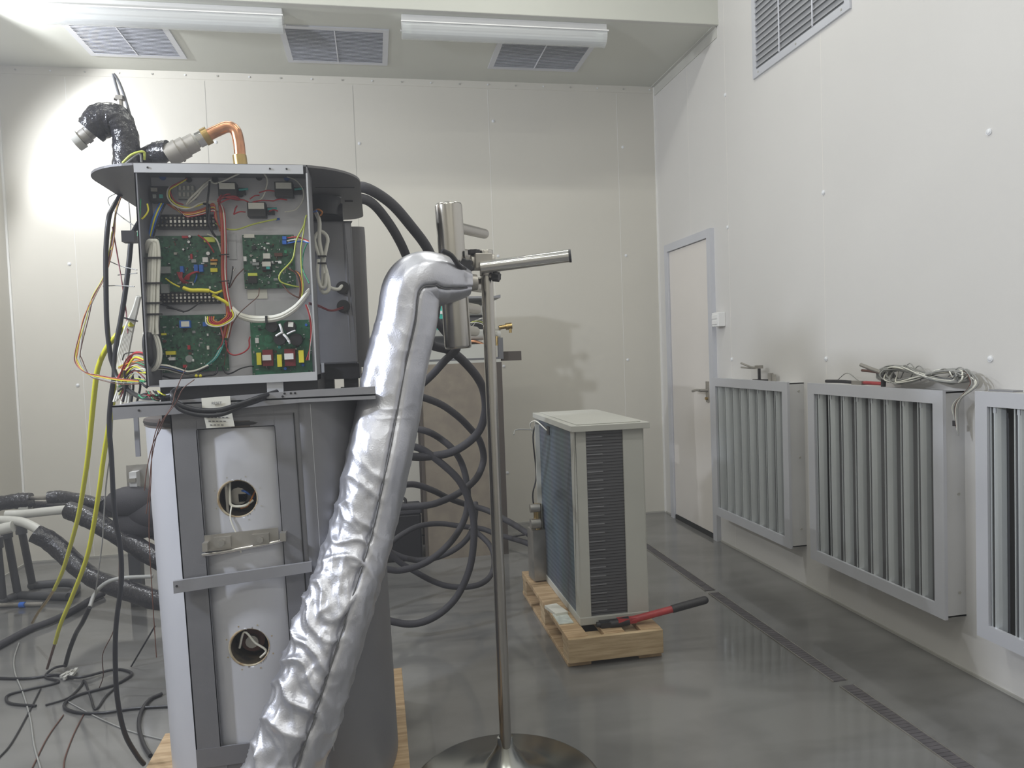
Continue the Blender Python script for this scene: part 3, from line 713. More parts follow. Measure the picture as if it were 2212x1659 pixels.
# top cross bar
m = MB(); bl = P(245, 890, 1.868); 
m.prism([(bl.x, 1.175), (bl.x+.035, 1.177), (-.19, 1.196), (-.005, 1.196), (-.005, 1.228), (-.19, 1.226), (bl.x, 1.209)], 'y', 1.862, 1.870, 'greylight')
for (x, z) in ((-.56, 1.195), (-.47, 1.20), (-.27, 1.215), (-.23, 1.213), (-.225, 1.22), (-.21, 1.22), (-.20, 1.22)): m.cyl(V(x, 1.8625, z), V(x, 1.8612, z), .003, 'black', 6)
m.box((bl.x, 1.862, 1.205), (-.005, 2.3, 1.209), 'greylight')
wpart(m, 'cross_bar', False)
m = MB(); m.prism([(-.505, .748), (-.18, .772), (-.18, .797), (-.505, .778)], 'y', 1.858, 1.8685, 'greylight'); m.cyl(V(-.497, 1.8585, .766), V(-.497, 1.857, .766), .003, 'black', 6); wpart(m, 'strap', False)
# tank clamp between the two openings
m = MB(); zc = .862; yy = 1.878
m.prism([(-.432, zc-.022), (-.258, zc-.016), (-.258, zc+.024), (-.432, zc+.018)], 'y', yy-.004, yy, 'steel_dull')
for x in (-.39, -.30): m.cbox((x, yy-.008, zc), (.04, .008, .026), 'steel_dull').cyl(V(x, yy-.006, zc), V(x, yy-.020, zc), .008, 'steel_b', 6)
m.cbox((-.427, yy-.012, zc-.006), (.012, .03, .02), 'steel_dull').cbox((-.245, yy-.012, zc+.004), (.014, .03, .02), 'steel_dull')
wpart(m, 'band_clamp', False)
m = MB(); m.tube([V(-.44, 1.880, .832), V(-.40, 1.874, .835), V(-.34, 1.872, .842), V(-.28, 1.874, .848), V(-.25, 1.880, .852)], .005, 'steel_b', 8); wpart(m, 'band_rim', False)
# black block filling the gap between tank and head
m = MB(); m.box((-.53, 1.935, 1.160), (-.15, 2.45, 1.262), 'black'); wpart(m, 'gap_block', False)
m = MB(); m.box((-.275, 1.925, 1.20), (-.235, 1.935, 1.247), 'flange'); wpart(m, 'tab', False)
# paper labels on the cross bar
m = MB(); a, b_, c_, d_ = P(435, 860, 1.86), P(497, 855, 1.86), P(500, 886, 1.86), P(438, 890, 1.86)
m.add([a, b_, c_, d_, a+V(0, -.001, 0), b_+V(0, -.001, 0), c_+V(0, -.001, 0), d_+V(0, -.001, 0)], [(0, 1, 2, 3), (7, 6, 5, 4), (0, 4, 5, 1), (1, 5, 6, 2), (2, 6, 7, 3), (3, 7, 4, 0)], 'paper'); wpart(m, 'paper_label', False)
m = MB(); a, b_, c_, d_ = P(440, 896, 1.855), P(500, 886, 1.855), P(507, 921, 1.855), P(446, 925, 1.855)
m.add([a, b_, c_, d_, a+V(0, -.001, 0), b_+V(0, -.001, 0), c_+V(0, -.001, 0), d_+V(0, -.001, 0)], [(0, 1, 2, 3), (7, 6, 5, 4), (0, 4, 5, 1), (1, 5, 6, 2), (2, 6, 7, 3), (3, 7, 4, 0)], 'paper')
for k in range(3):
    for j in range(6-k):
        q = P(450+j*8+k*3, 902+k*8, 1.8535); m.cbox(q, (.0055, .0006, .0018), 'ink', ry=.1)
wpart(m, 'paper_label', False)
# little printed word on the upper label
def text(s_, loc, size, k, par, rot=(PI/2, 0, 0), name='lettering'):
    c = bpy.data.curves.new(name, 'FONT'); c.body = s_; c.size = size; c.extrude = .0003; c.align_x = 'CENTER'; c.align_y = 'CENTER'
    o = bpy.data.objects.new(name, c); COL.objects.link(o)
    dg = bpy.context.evaluated_depsgraph_get(); me = bpy.data.meshes.new_from_object(o.evaluated_get(dg)); bpy.data.objects.remove(o)
    me.materials.clear(); me.materials.append(M[k]); o = bpy.data.objects.new(name, me); COL.objects.link(o); o.parent = par
    o.location = Vector(loc)-Vector(par['_org']); o.rotation_euler = rot; return o
text('RESET', P(468, 871, 1.857), .009, 'ink', wh)

# control box ------------------------------------------------------------
bx0, bx1, by0, by1, bz0, bz1 = -.557, -.150, 1.92, 2.05, 1.248, 1.792
m = MB()
m.box((bx0, by1-.004, bz0), (bx1, by1, bz1), 'boxback').box((bx0, by0, bz0), (bx0+.003, by1, bz1), 'greysheet')
m.box((bx1-.003, by0, bz0), (bx1, by1, bz1), 'greysheet').box((bx0, by0, bz1-.003), (bx1, by1, bz1), 'greysheet').box((bx0, by0, bz0), (bx1, by1, bz0+.003), 'greysheet')
m.box((bx0, by0-.002, bz1-.022), (bx1-.01, by0, bz1), 'flange').prism([(bx0+.03, bz0-.002), (bx1, bz0), (bx1, bz0+.022), (bx0+.03, bz0+.016)], 'y', by0-.002, by0, 'flange')
m.box((bx1-.004, by0-.001, bz0), (bx1, by0, bz1-.02), 'flange').box((bx0, by0, bz0), (bx0+.006, by0+.002, bz1), 'greysheet')
for x in (-.525, -.24, -.20): m.cyl(V(x, by0-.0025, bz1-.010), V(x, by0-.004, bz1-.010), .0025, 'chip', 6)
# lower inner plate
m.box((-.31, by1-.010, 1.40), (bx1-.004, by1-.004, 1.462), 'flange')
m.box((-.30, by1-.008, 1.262), (bx1-.004, by1-.004, 1.40), 'boxback')
cb = wpart(m, 'control_box', False); cb['_org'] = wh['_org']
def K(x, y, d=.0): return P(x, y, by1-.006-d)
def sub(m, name): return m.build(name, cb)
def lump(m, x0, y0, x1, y1, h, k, base=.0):
    a = K(x0, y0, base); b = K(x1, y1, base)
    m.box((a.x, a.y, a.z), (b.x, a.y-h, b.z), k)
def board(x0, y0, x1, y1, k, seed, n, items, name='circuit_board'):
    m = MB(); a = K(x0, y0, .010); b = K(x1, y1, .010)
    m.box((a.x, a.y-.0016, b.z), (b.x, a.y, a.z), k)
    for q in ((a.x+.004, a.z-.004), (b.x-.004, a.z-.004), (a.x+.004, b.z+.004), (b.x-.004, b.z+.004)):
        m.cyl(V(q[0], a.y+.010, q[1]), V(q[0], a.y-.003, q[1]), .002, 'steel_dull', 6)
    R_ = random.Random(seed)
    for i in range(n):
        x = R_.uniform(x0+3, x1-6); y = R_.uniform(y0+3, y1-6); w_ = R_.choice((1.5, 2, 2, 3, 4, 7)); h_ = R_.choice((1.5, 2, 2, 3, 5))
        lump(m, x, y, x+w_, y+h_, R_.uniform(.001, .006), R_.choice(('chip', 'chip', 'chipgrey', 'white_pl', 'pcb2', 'greylight', 'steel_dull', 'chipgrey', 'brown')), .0116)
    for it in items:
        if it[0] == 'c':
            q = K(it[1], it[2], .0116); m.cyl(q, q+V(0, -it[4], 0), it[3], it[5], 16)
            if len(it) > 6: m.cyl(q+V(0, -it[4], 0), q+V(0, -it[4]-.0006, 0), it[3]*.85, it[6], 16)
        else: lump(m, *it[1:7], .0116)
    sub(m, name)
board(336, 510, 490, 648, 'pcb', 1, 110, [('b', 442, 514, 466, 524, .012, 'limelabel'), ('c', 412, 512, .0038, .012, 'chip', 'white_pl'), ('c', 410, 524, .0040, .012, 'chip', 'white_pl'),
  ('c', 398, 540, .0032, .01, 'chip', 'white_pl'), ('c', 407, 537, .0026, .01, 'chip', 'chipgrey'), ('c', 452, 549, .0055, .014, 'chip', 'white_pl'), ('b', 439, 557, 451, 567, .010, 'white_pl'),
  ('b', 456, 561, 471, 565, .009, 'orange'), ('b', 456, 568, 470, 573, .009, 'brass'), ('b', 456, 580, 471, 588, .009, 'yellowc'), ('b', 421, 573, 430, 588, .013, 'bluec'), ('b', 432, 573, 441, 588, .013, 'bluec'),
  ('b', 391, 576, 399, 590, .012, 'bluec'), ('b', 348, 577, 370, 591, .010, 'chipgrey'), ('b', 415, 561, 425, 568, .008, 'chipgrey'), ('b', 412, 549, 417, 560, .006, 'redc'), ('b', 394, 510, 408, 515, .006, 'redc'), ('b', 350, 615, 368, 634, .012, 'chipgrey')])
board(523, 508, 640, 622, 'pcb', 2, 130, [('b', 537, 591, 557, 597, .012, 'limelabel'), ('b', 537, 598, 557, 612, .014, 'chip'), ('b', 570, 549, 585, 560, .016, 'paper'), ('b', 567, 566, 588, 585, .016, 'chip'), ('b', 568, 567, 587, 577, .0165, 'paper'),
  ('b', 577, 578, 585, 583, .018, 'cyan'), ('b', 547, 561, 554, 567, .012, 'white_pl'), ('b', 546, 568, 561, 574, .010, 'chipgrey'), ('b', 611, 512, 620, 519, .014, 'bluec'), ('b', 611, 521, 620, 529, .014, 'bluec'),
  ('b', 593, 547, 611, 554, .008, 'brown'), ('c', 549, 536, .005, .008, 'chip'), ('b', 527, 555, 534, 565, .01, 'white_pl'), ('b', 602, 565, 609, 570, .012, 'white_pl'), ('b', 614, 541, 620, 547, .003, 'green'), ('c', 558, 580, .003, .008, 'chip', 'chipgrey'), ('b', 527, 506, 550, 514, .004, 'paper')])
board(345, 682, 496, 800, 'pcb', 3, 120, [('b', 390, 693, 414, 708, .014, 'bluec'), ('b', 394, 695, 412, 706, .0145, 'paper'), ('b', 440, 696, 449, 705, .012, 'bluec'), ('b', 360, 759, 381, 766, .010, 'yellowc'), ('b', 367, 772, 380, 778, .012, 'white_pl'),
  ('b', 406, 746, 412, 755, .006, 'redc'), ('c', 409, 775, .011, .002, 'pcb2', 'chipgrey'), ('b', 448, 747, 453, 755, .008, 'paper'), ('b', 396, 788, 404, 794, .006, 'redc'), ('b', 349, 720, 360, 724, .005, 'yellowc')])
board(540, 694, 676, 806, 'pcb2', 4, 70, [('c', 590, 706, .0155, .030, 'chip'), ('c', 628, 706, .0155, .030, 'chip'), ('c', 607, 733, .0155, .030, 'chip'), ('c', 642, 734, .0165, .030, 'chip', 'chip'),
  ('b', 556, 762, 567, 788, .018, 'yellowc'), ('b', 600, 766, 611, 792, .018, 'yellowc'), ('b', 646, 757, 658, 783, .018, 'yellowc'),
  ('b', 568, 756, 592, 790, .014, 'maroon'), ('b', 615, 754, 640, 790, .014, 'maroon'), ('b', 569, 767, 588, 778, .022, 'white_pl'), ('b', 616, 764, 636, 776, .022, 'white_pl'),
  ('c', 566, 705, .008, .003, 'green', 'pcb2'), ('c', 581, 732, .010, .003, 'green', 'pcb2'), ('b', 552, 730, 560, 741, .008, 'white_pl'), ('c', 604, 750, .004, .006, 'cyan'), ('c', 662, 702, .0035, .008, 'bluec'), ('c', 655, 788, .004, .008, 'bluec'), ('c', 617, 796, .004, .008, 'bluec')])
# white glue on the big capacitors
m = MB()
for (x, y, x2, y2, w_) in ((604, 700, 610, 720, 2.2), (610, 718, 596, 726, 2), (612, 722, 625, 738, 2.4), (620, 722, 638, 714, 1.6), (622, 736, 626, 742, 2)):
    a = K(x, y, .044); b_ = K(x2, y2, .044); m.tube([a, (a+b_)/2+V(.001, -.002, .001), b_], w_*.0014, 'white_pl', 6)
a = K(628, 701, .0425); m.cbox(a, (.013, .001, .013), 'paper', ry=.1)
sub(m, 'sealant')
# terminal blocks
def termblock(x0, y0, x1, y1, n):
    m = MB(); a = K(x0, y0, .0); b_ = K(x1, y1, .0)
    m.box((a.x, a.y-.016, b_.z), (b_.x, a.y, a.z), 'chip')
    h = a.z-b_.z; s_ = (b_.x-a.x)/n
    for k in range(n):
        x = a.x+s_*(k+.5)
        m.cbox((x, a.y-.0175, a.z-h*.5), (s_*.5, .004, h*.18), 'steel_b').cyl(V(x, a.y-.016, a.z-h*.25), V(x, a.y-.020, a.z-h*.25), s_*.26, 'steel_dull', 8).cyl(V(x, a.y-.016, a.z-h*.78), V(x, a.y-.020, a.z-h*.78), s_*.26, 'steel_dull', 8)
        m.box((a.x+s_*k-.0005, a.y-.022, b_.z+h*.1), (a.x+s_*k+.0005, a.y-.016, a.z-h*.1), 'chip')
    sub(m, 'terminal_block')
termblock(340, 466, 470, 496, 14); termblock(346, 632, 478, 656, 15)
m = MB(); lump(m, 330, 408, 372, 440, .03, 'chip'); lump(m, 334, 412, 348, 420, .034, 'steel_dull'); lump(m, 338, 426, 346, 434, .034, 'chipgrey'); lump(m, 352, 426, 360, 434, .034, 'cyan'); sub(m, 'contactor')
m = MB(); lump(m, 386, 403, 424, 432, .014, 'chipgrey')
for j in range(4):
    for i in range(2): lump(m, 390+j*9, 405+i*14, 395+j*9, 414+i*14, .019, 'offwhite')
sub(m, 'connector')
def relay(x, y):
    m = MB(); lump(m, x-20, y-14, x+20, y+16, .035, 'chip'); lump(m, x-17, y-12, x+17, y+1, .0355, 'paper')
    lump(m, x+20, y-6, x+36, y+8, .012, 'chip'); m.tube([K(x+20, y-4, .02), K(x+40, y-6, .02)], .003, 'cyan', 6); sub(m, 'relay')
relay(496, 414); relay(616, 413); relay(558, 456)
for q in ((449, 434, 472, 456, .004, 'paper'), (534, 626, 578, 645, .001, 'paper'), (492, 505, 512, 560, .001, 'flange')):
    m = MB(); lump(m, *q); sub(m, 'sticker')
m = MB()
for (x, y, k) in ((352, 383, 'bluec'), (408, 388, 'chip'), (465, 388, 'chip'), (560, 384, 'chip'), (620, 385, 'bluec'), (520, 420, 'chip')):
    q = K(x, y, 0); m.cyl(q, q+V(0, -.006, 0), .008, k, 14)
sub(m, 'grommet')
# internal wires (px list, depth offset, radius, colour)
def wire(pts, k, r=.0016, d=.02, name='wire', par=None, seg=6):
    n = len(pts); q = []
    for i, p_ in enumerate(pts):
        dd = p_[2] if len(p_) > 2 else d*(.55+.45*math.sin(PI*(i+.5)/n))
        q.append(K(p_[0], p_[1], dd))
    m = MB().tube(q, r, k, seg, n=5)
    return m.build(name, par or cb)
wire([(452, 386), (462, 396), (480, 392), (510, 378), (540, 367), (562, 369), (577, 386), (574, 410), (566, 428), (556, 435)], 'wirewhite', .0024, .04)
wire([(620, 382), (640, 390), (654, 408), (655, 430), (640, 452), (615, 458)], 'wirewhite', .0018, .03)
wire([(455, 388), (440, 400), (425, 415), (410, 430), (402, 442)], 'wirewhite', .003, .04)
wire([(455, 392), (437, 408), (424, 425), (404, 442)], 'wirewhite', .003, .036)
wire([(400, 388), (380, 398), (364, 408), (362, 425), (372, 440), (388, 449), (410, 450), (430, 440), (446, 436)], 'wirewhite', .0022, .045)
wire([(402, 388), (382, 400), (367, 410), (366, 425), (376, 438), (392, 446), (415, 448), (440, 440)], 'yellowc', .0018, .048)
wire([(404, 386), (384, 396), (368, 406), (370, 422), (380, 436), (396, 442)], 'redc', .0018, .042)
for k in range(9):
    c = ['redc', 'orange', 'redc', 'pink', 'yellowc', 'redc', 'brown', 'wirewhite', 'redc'][k]
    wire([(360+k*3, 440+k), (385+k*2, 455+k*1.5), (415, 458+k*1.2), (440, 450+k*1.5), (462, 440+k*2), (468-k*.5, 470), (475+k*.5, 500)], c, .0014, .035+.001*k)
for k in range(10):
    c = ['redc', 'orange', 'pink', 'redc', 'brown', 'yellowc', 'redc', 'wirewhite', 'orange', 'redc'][k]; o = (k-5)*1.1
    wire([(474+o*.6, 430+k), (480+o, 455), (483+o, 490), (484+o, 540), (484+o, 590), (488+o, 630), (494+o, 660), (496+o*1.4, 690), (488+o*1.4, 730)], c, .0017, .038+.0015*(k % 4), 'wire')
for z_ in (555, 612): 
    q = K(484, z_, .042); MB().tube([q+V(.012*math.cos(a), .010*math.sin(a), .001*a) for a in [2*PI*j/12 for j in range(13)]], .0016, 'chip', 5, n=2).build('cable_tie', cb)
wire([(487, 735), (492, 758), (505, 767), (525, 762), (538, 750), (538, 735), (540, 728)], 'redc', .002, .03)
wire([(480, 790), (488, 806), (500, 806), (520, 796), (540, 791), (548, 792)], 'wireblack', .002, .025)
for k, c in enumerate(('redc', 'redc', 'pink')):
    wire([(480-k*3, 690+k*4), (478, 712), (482, 730), (478, 745), (470, 755)], c, .002, .03)
for k, c in enumerate(('wirewhite', 'yellowc', 'redc', 'redc', 'orange')):
    r_ = 34-4.5*k
    wire([(474-r_+4, 684), (474-r_*.8, 700-k*2), (474-r_*.2, 706-k*2.5), (474+r_*.45, 700-k*2.5), (474+r_, 685-k), (478+r_*.7, 665)], c, .0019, .05-.002*k)
for k in range(5):
    wire([(484, 735+k*2), (478-k, 755), (466-k, 775), (450-k*2, 788+k), (436, 803)], ['cyan', 'cyan', 'wireblack', 'wirewhite', 'cyan'][k], .0018, .03)
# big white loom from centre to right edge
for k in range(5):
    o = k*2.2-4
    wire([(502, 667+o*.6), (520, 682+o*.8), (548, 689+o), (578, 689+o), (606, 684+o), (634, 668+o), (652, 650+o), (668, 628+o)], 'wirewhite', .0042, .045+.002*(k % 2), 'cable')
q = K(576, 690, .046); MB().cbox(q, (.006, .012, .018), 'chip').build('cable_tie', cb)
# yellow green earth wires, right
wire([(466, 482), (480, 492), (510, 496), (545, 485), (570, 479), (598, 473)], 'yg', .002, .03); 
q = K(602, 480, .012); MB().cyl(K(596, 474, .015), K(604, 473, .012), .003, 'bluec', 8).build('ring_lug', cb)
wire([(662, 465, .06), (655, 490), (640, 520), (632, 560), (606, 590), (606, 608), (630, 617), (648, 620)], 'yg', .002, .04)
wire([(660, 470, .06), (656, 500), (650, 540), (652, 590), (655, 620), (650, 650)], 'yg', .0017, .045)
wire([(666, 520, .06), (656, 545), (654, 580), (668, 612, .08)], 'green', .0016, .045)
for k, c in enumerate(('redc', 'wirewhite', 'bluec')):
    wire([(620, 514+k*6), (640, 512+k*5), (655, 516+k*3), (668, 522+k, .08)], c, .0018, .03)
for k, c in enumerate(('brown', 'wireblack', 'orange', 'brown')):
    wire([(618+k*4, 576+k*3), (640+k*3, 592), (648+k*2, 620), (646, 648)], c, .002, .035)
wire([(610, 614), (625, 632), (645, 643), (650, 640)], 'brown', .002, .035)
for k, c in enumerate(('redc', 'brown', 'redc', 'wirewhite')):
    wire([(660+k, 658, .06), (668+k, 680, .06), (672+k, 710, .05), (670, 750), (662+k*2, 778)], c, .0017, .04)
wire([(560, 622), (557, 640), (535, 660), (515, 680), (497, 715), (484, 790)], 'brown', .0012, .05)
wire([(503, 575), (500, 600), (494, 622)], 'wireblack', .0014, .03); wire([(527, 580), (510, 598), (496, 622)], 'brown', .0014, .03)
q = K(507, 578, .03); MB().cyl(q, K(504, 585, .03), .0022, 'steel_b', 8).build('terminal', cb)
# purple/red short wires of upper left board, yellow sleeve
for k in range(7):
    wire([(382+k*2, 588), (388+k, 602), (396+k*2, 612)], 'redc' if k % 2 else 'maroon', .0016, .03)
    wire([(396+k*2, 604), (405+k, 594), (420+k, 587), (430, 589)], 'redc', .0014, .03)
wire([(358, 602), (372, 612), (388, 620)], 'yellowc', .0022, .035)
m = MB().tube([K(396, 622, .04), K(412, 627, .044), K(432, 627, .044), K(452, 628, .04)], .0052, 'yellowc', 8); sub(m, 'sleeve')
wire([(450, 627), (465, 633), (480, 628)], 'yellowc', .003, .04); wire([(460, 638), (475, 646), (490, 655), (494, 668)], 'yellowc', .0045, .04)
wire([(360, 665), (378, 668), (398, 673), (415, 666), (435, 650)], 'wireblack', .0018, .03)
wire([(346, 656), (370, 664), (398, 674)], 'wireblack', .0022, .03)
wire([(420, 610), (424, 600), (425, 592)], 'bluec', .002, .02); wire([(428, 508), (445, 520), (456, 535), (462, 545)], 'redc', .002, .035); wire([(448, 506), (462, 512), (470, 522), (478, 545)], 'wirewhite', .0022, .035)
wire([(440, 440), (452, 445), (451, 480), (458, 500), (466, 512)], 'wireblack', .003, .05); wire([(453, 392), (450, 420), (447, 450), (448, 480)], 'wireblack', .0026, .055)
for k in range(4): wire([(345+k*4, 440), (335+k*4, 460), (328+k*4, 480), (322+k*3, 510)], ['bluec', 'yellowc', 'bluec', 'wireblack'][k], .0028, .055)
wire([(318, 440, .10), (320, 455, .10), (312, 468, .10), (306, 473, .10)], 'yellowc', .0022)
wire([(304, 430, .10), (302, 460, .11), (299, 490, .11), (298, 510, .11)], 'green', .0018)
for (x, y, x2, y2) in ((480, 420, 470, 436), (478, 426, 500, 420), (472, 440, 510, 428), (540, 430, 560, 422), (560, 416, 594, 413), (512, 432, 540, 438), (540, 438, 590, 434), (590, 434, 620, 432), (505, 463, 530, 458), (505, 463, 512, 445), (582, 456, 600, 456)):
    wire([(x, y), ((x+x2)/2, (y+y2)/2-3), (x2, y2)], 'redc', .0018, .04)
for k in range(5): wire([(474, 440+k), (478, 430-k), (492, 424+k), (510, 424+k*2), (520, 432)], 'redc' if k % 2 else 'maroon', .0018, .045)
# white strapped bundle at left
R_ = random.Random(5)
for k in range(9):
    o = (k-4)*2.6; dd = .085+R_.uniform(-.01, .01)
    wire([(318+o*.5, 545, dd-.02), (326+o*.6, 522, dd), (334+o*.6, 524, dd), (333+o, 560, dd), (331+o, 610, dd), (329+o*1.1, 660, dd), (328+o, 700, dd), (326+o*1.3, 722, dd)], 'wirewhite', .0045, name='cable')
for k in range(4):
    o = k*2.4; wire([(322+o, 715, .09), (334+o, 730, .09), (341+o, 760, .09), (338+o, 785, .09), (326+o, 800, .085), (310, 800, .08)], 'wirewhite' if k % 2 else 'offwhite', .003, name='cable')
m = MB()
q = [K(321, 718, .098), K(319, 745, .10), K(322, 775, .10), K(318, 792, .09)]
m.tube(q, [.006, .012, .013, .013, .013, .013, .013, .013, .013, .012, .010, .008], 'chip', 12, n=4); sub(m, 'heat_shrink')
for y in (557, 612, 655, 679):
    a = K(312, y, .098); b_ = K(350, y, .098); m = MB().box((a.x, a.y-.004, a.z-.0025), (b_.x, a.y+.004, a.z+.0018), 'chip'); sub(m, 'cable_tie')
for k in range(5):
    wire([(334, 788+k*2, .08), (360, 790+k*2, .07), (385, 797+k*2, .06), (404, 803+k*1.5, .05), (425, 800+k, .05), (450, 789+k, .04)], ['wirewhite', 'wireblack', 'bluec', 'wireblack', 'wirewhite'][k], .003 if k != 3 else .004)
wire([(352, 812, .04), (375, 818, .05), (400, 817, .05), (440, 812, .05), (465, 808, .04), (470, 795, .03)], 'wireblack', .0025)
for x in (424, 433):
    q = K(x, 812, .06); MB().sphere(q, .0042, 'yellowc').build('wire_nut', cb)
# red wires drooping over the bottom flange
WS = thing('thin_probe_wire', 'thin reddish probe wires trailing down over the front of the heater', 'wire', P(390, 900, 1.85))
for pts in ([(420, 820), (395, 840), (380, 870), (358, 900), (345, 930), (330, 960), (318, 1010), (312, 1060)], [(405, 790), (392, 815), (378, 850), (370, 880), (345, 920), (328, 990), (322, 1060), (316, 1110)],
            [(345, 905), (330, 960), (326, 1040), (322, 1150), (330, 1300), (338, 1420)]):
    q = [P(x, y, 1.80 if x > 350 else 1.84) for x, y in pts]; MB().tube(q, .0011, 'brown', 5, n=5).build('strand', WS)
# black cable loop lying on the cross bar
m = MB(); bk = thing('black_power_cord', 'doubled black cord looped in front of the heater top bar', 'cable', P(450, 880, 1.84))
m.tube([P(598, 846, 1.90), P(560, 858, 1.84), P(520, 872, 1.83), P(470, 886, 1.83), P(420, 884, 1.83), P(382, 870, 1.83), P(372, 850, 1.84), P(385, 838, 1.90)], .0058, 'wireblack', 10).build('cord', bk)
m = MB(); m.tube([P(596, 850, 1.90), P(555, 866, 1.845), P(520, 878, 1.835), P(478, 895, 1.83), P(430, 896, 1.83), P(390, 884, 1.83), P(374, 862, 1.835), P(378, 842, 1.89)], .0058, 'wireblack', 10).build('cord', bk)

# lid -------------------------------------------------------------------
def rrect(x0, y0, x1, y1, rf, rb, n=10, sxl=1.):
    pts = []
    for (cx_, cyy, a0, r) in ((x1-rf, y0+rf, -90, rf), (x1-rb, y1-rb, 0, rb), (x0+rb, y1-rb, 90, rb), (x0+rf, y0+rf, 180, rf)):
        for k in range(n+1):
            a = math.radians(a0+90*k/n); pts.append((cx_+r*math.cos(a), cyy+r*math.sin(a)))
    return pts
m = MB(); lid = rrect(-.715, 1.955, -.022, 2.69, .17, .08)
m.prism(lid, 'z', 1.797, 1.803, 'lidgrey', False)
n = len(lid); m2 = [(x*.995-.0018, y*.995+.011) for x, y in lid]
wpart(m, 'lid', False)
m = MB(); m.box((-.106, 2.30, 1.7955), (-.083, 2.315, 1.797), 'flange').box((-.075, 2.36, 1.7955), (-.05, 2.375, 1.797), 'gap').box((-.15, 2.18, 1.7955), (-.04, 2.183, 1.797), 'gap'); wpart(m, 'lid_slot', False)
# rear housing right of the box
m = MB(); m.box((-.50, 2.23, 1.285), (-.0565, 2.25, 1.708), 'greysheet'); m.box((-.08, 2.23, 1.285), (-.0565, 2.34, 1.708), 'greysheet'); wpart(m, 'housing_panel', False, .006)
m = MB(); m.prism(rrect(-.40, 2.34, -.018, 2.62, .02, .10), 'z', 1.272, 1.712, 'lidgrey', False); wpart(m, 'rear_housing', False)
m = MB()
for (x, y) in ((740, 622), (742, 662)):
    q = P(x, y, 2.228); m.cyl(q, q+V(0, -.004, 0), .0195, 'black', 24).cyl(q+V(0, -.004, 0), q+V(0, -.006, 0), .0155, 'chip', 24)
wpart(m, 'cable_gland', False)
m = MB(); m.box((-.17, 2.24, 1.24), (-.05, 2.55, 1.286), 'black').box((-.16, 2.25, 1.19), (-.128, 2.30, 1.25), 'black').box((-.098, 2.25, 1.19), (-.056, 2.30, 1.25), 'black').box((-.16, 2.22, 1.195), (-.152, 2.25, 1.29), 'flange'); wpart(m, 'support_bracket', False)
m = MB(); m.cyl(V(-.14, 2.30, 1.735), V(-.14, 2.30, 1.79), .055, 'black', 20).cyl(V(-.20, 2.30, 1.745), V(-.08, 2.30, 1.745), .03, 'rubber', 14); wpart(m, 'fan_motor', False)
m = MB(); m.cbox((-.35, 2.35, 1.5), (.3, .2, .42), 'greydark'); wpart(m, 'evaporator', False)
# white cable hanging right of the box
def HG(x, y, Y=2.17): return P(x, y, Y)
m = MB(); m.tube([HG(683, 460, 2.2), HG(690, 480), HG(690, 520), HG(697, 560), HG(698, 600), HG(693, 622), HG(700, 632), HG(710, 625), HG(708, 600), HG(700, 570)], .0058, 'wirewhite', 10)
wpart(m, 'cable_loop', False)
m = MB(); m.tube([HG(690, 555), HG(682, 530), HG(680, 515), HG(690, 500), HG(702, 505), HG(708, 518), HG(704, 540), HG(699, 570), HG(701, 600), HG(712, 620, 2.19), HG(730, 625, 2.21), HG(739, 617, 2.226)], .0052, 'wirewhite', 10); wpart(m, 'cable_loop', False)
m = MB(); m.tube([HG(688, 560, 2.16), HG(686, 590, 2.16), HG(692, 618, 2.16), HG(702, 618, 2.16), HG(704, 590, 2.16)], .005, 'wirewhite', 8); wpart(m, 'cable_loop', False)
m = MB()
for y in (554, 569): q = HG(696, y, 2.165); m.cbox(q, (.024, .022, .0035), 'chip')
wpart(m, 'cable_tie', False)
m = MB(); m.tube([HG(676, 460, 2.2), HG(686, 452, 2.17), HG(696, 458, 2.17), HG(692, 466, 2.18)], .0025, 'orange', 6).tube([HG(674, 458, 2.2), HG(684, 456, 2.17)], .003, 'bluec', 6)
for k in range(2): m.tube([P(668, 654+k*3, 2.0), P(690, 660+k*3, 2.12), P(715, 670+k*2, 2.17), P(742, 663+k*3, 2.224)], .0018, 'maroon', 6)
wpart(m, 'lead_wire', False)

# pipes on top -----------------------------------------------------------
m = MB(); YY = 2.25
def lumpy(a, b, am=.06):
    return lambda t_, an: 1+am*math.sin(11*t_+2*an)+am*.8*math.sin(37*t_+5*an)+am*.5*math.sin(90*t_+3*an)
m.tube([P(274, 385, YY), P(274, 330, YY), P(268, 285, YY), P(248, 258, YY), P(218, 263, YY), P(196, 285, YY)], lambda t_: .036 if t_ < .4 else .036+.009*math.sin((t_-.4)*4.6), 'blackgloss', 26, n=10, prof=lumpy(0, 0, .04))
wpart(m, 'insulated_elbow', False)
m = MB(); a = P(196, 283, YY); b_ = P(176, 300, YY); c_ = P(162, 309, YY)
m.cyl(a, b_, .020, 'steel_dull', 16).cyl(b_, c_, .025, 'offwhite', 18).cyl(P(190, 290, YY), P(182, 296, YY), .024, 'steel_dull', 6); wpart(m, 'pipe_fitting', False)
m = MB(); m.cyl(P(262, 245, YY), P(258, 208, YY), .008, 'steel_dull', 10).cyl(P(262, 218, YY), P(248, 212, YY), .006, 'steel_b', 8).cbox(P(259, 212, YY), (.018, .018, .012), 'steel_dull')
m.tube([P(258, 208, YY), P(251, 185, YY), P(245, 160, YY), P(256, 175, YY), P(268, 205, YY), P(280, 245, YY), P(285, 262, YY)], .0038, 'greydark', 8); wpart(m, 'temperature_probe', False)
m = MB(); m.tube([P(290, 355, 2.3), P(315, 342, 2.28), P(345, 330, 2.26), P(366, 325, 2.25)], .030, 'blackgloss', 22, n=8, prof=lumpy(0, 0, .05)); wpart(m, 'insulated_pipe', False)
pa_, pb_ = P(362, 338, 2.25), P(446, 294, 2.25)
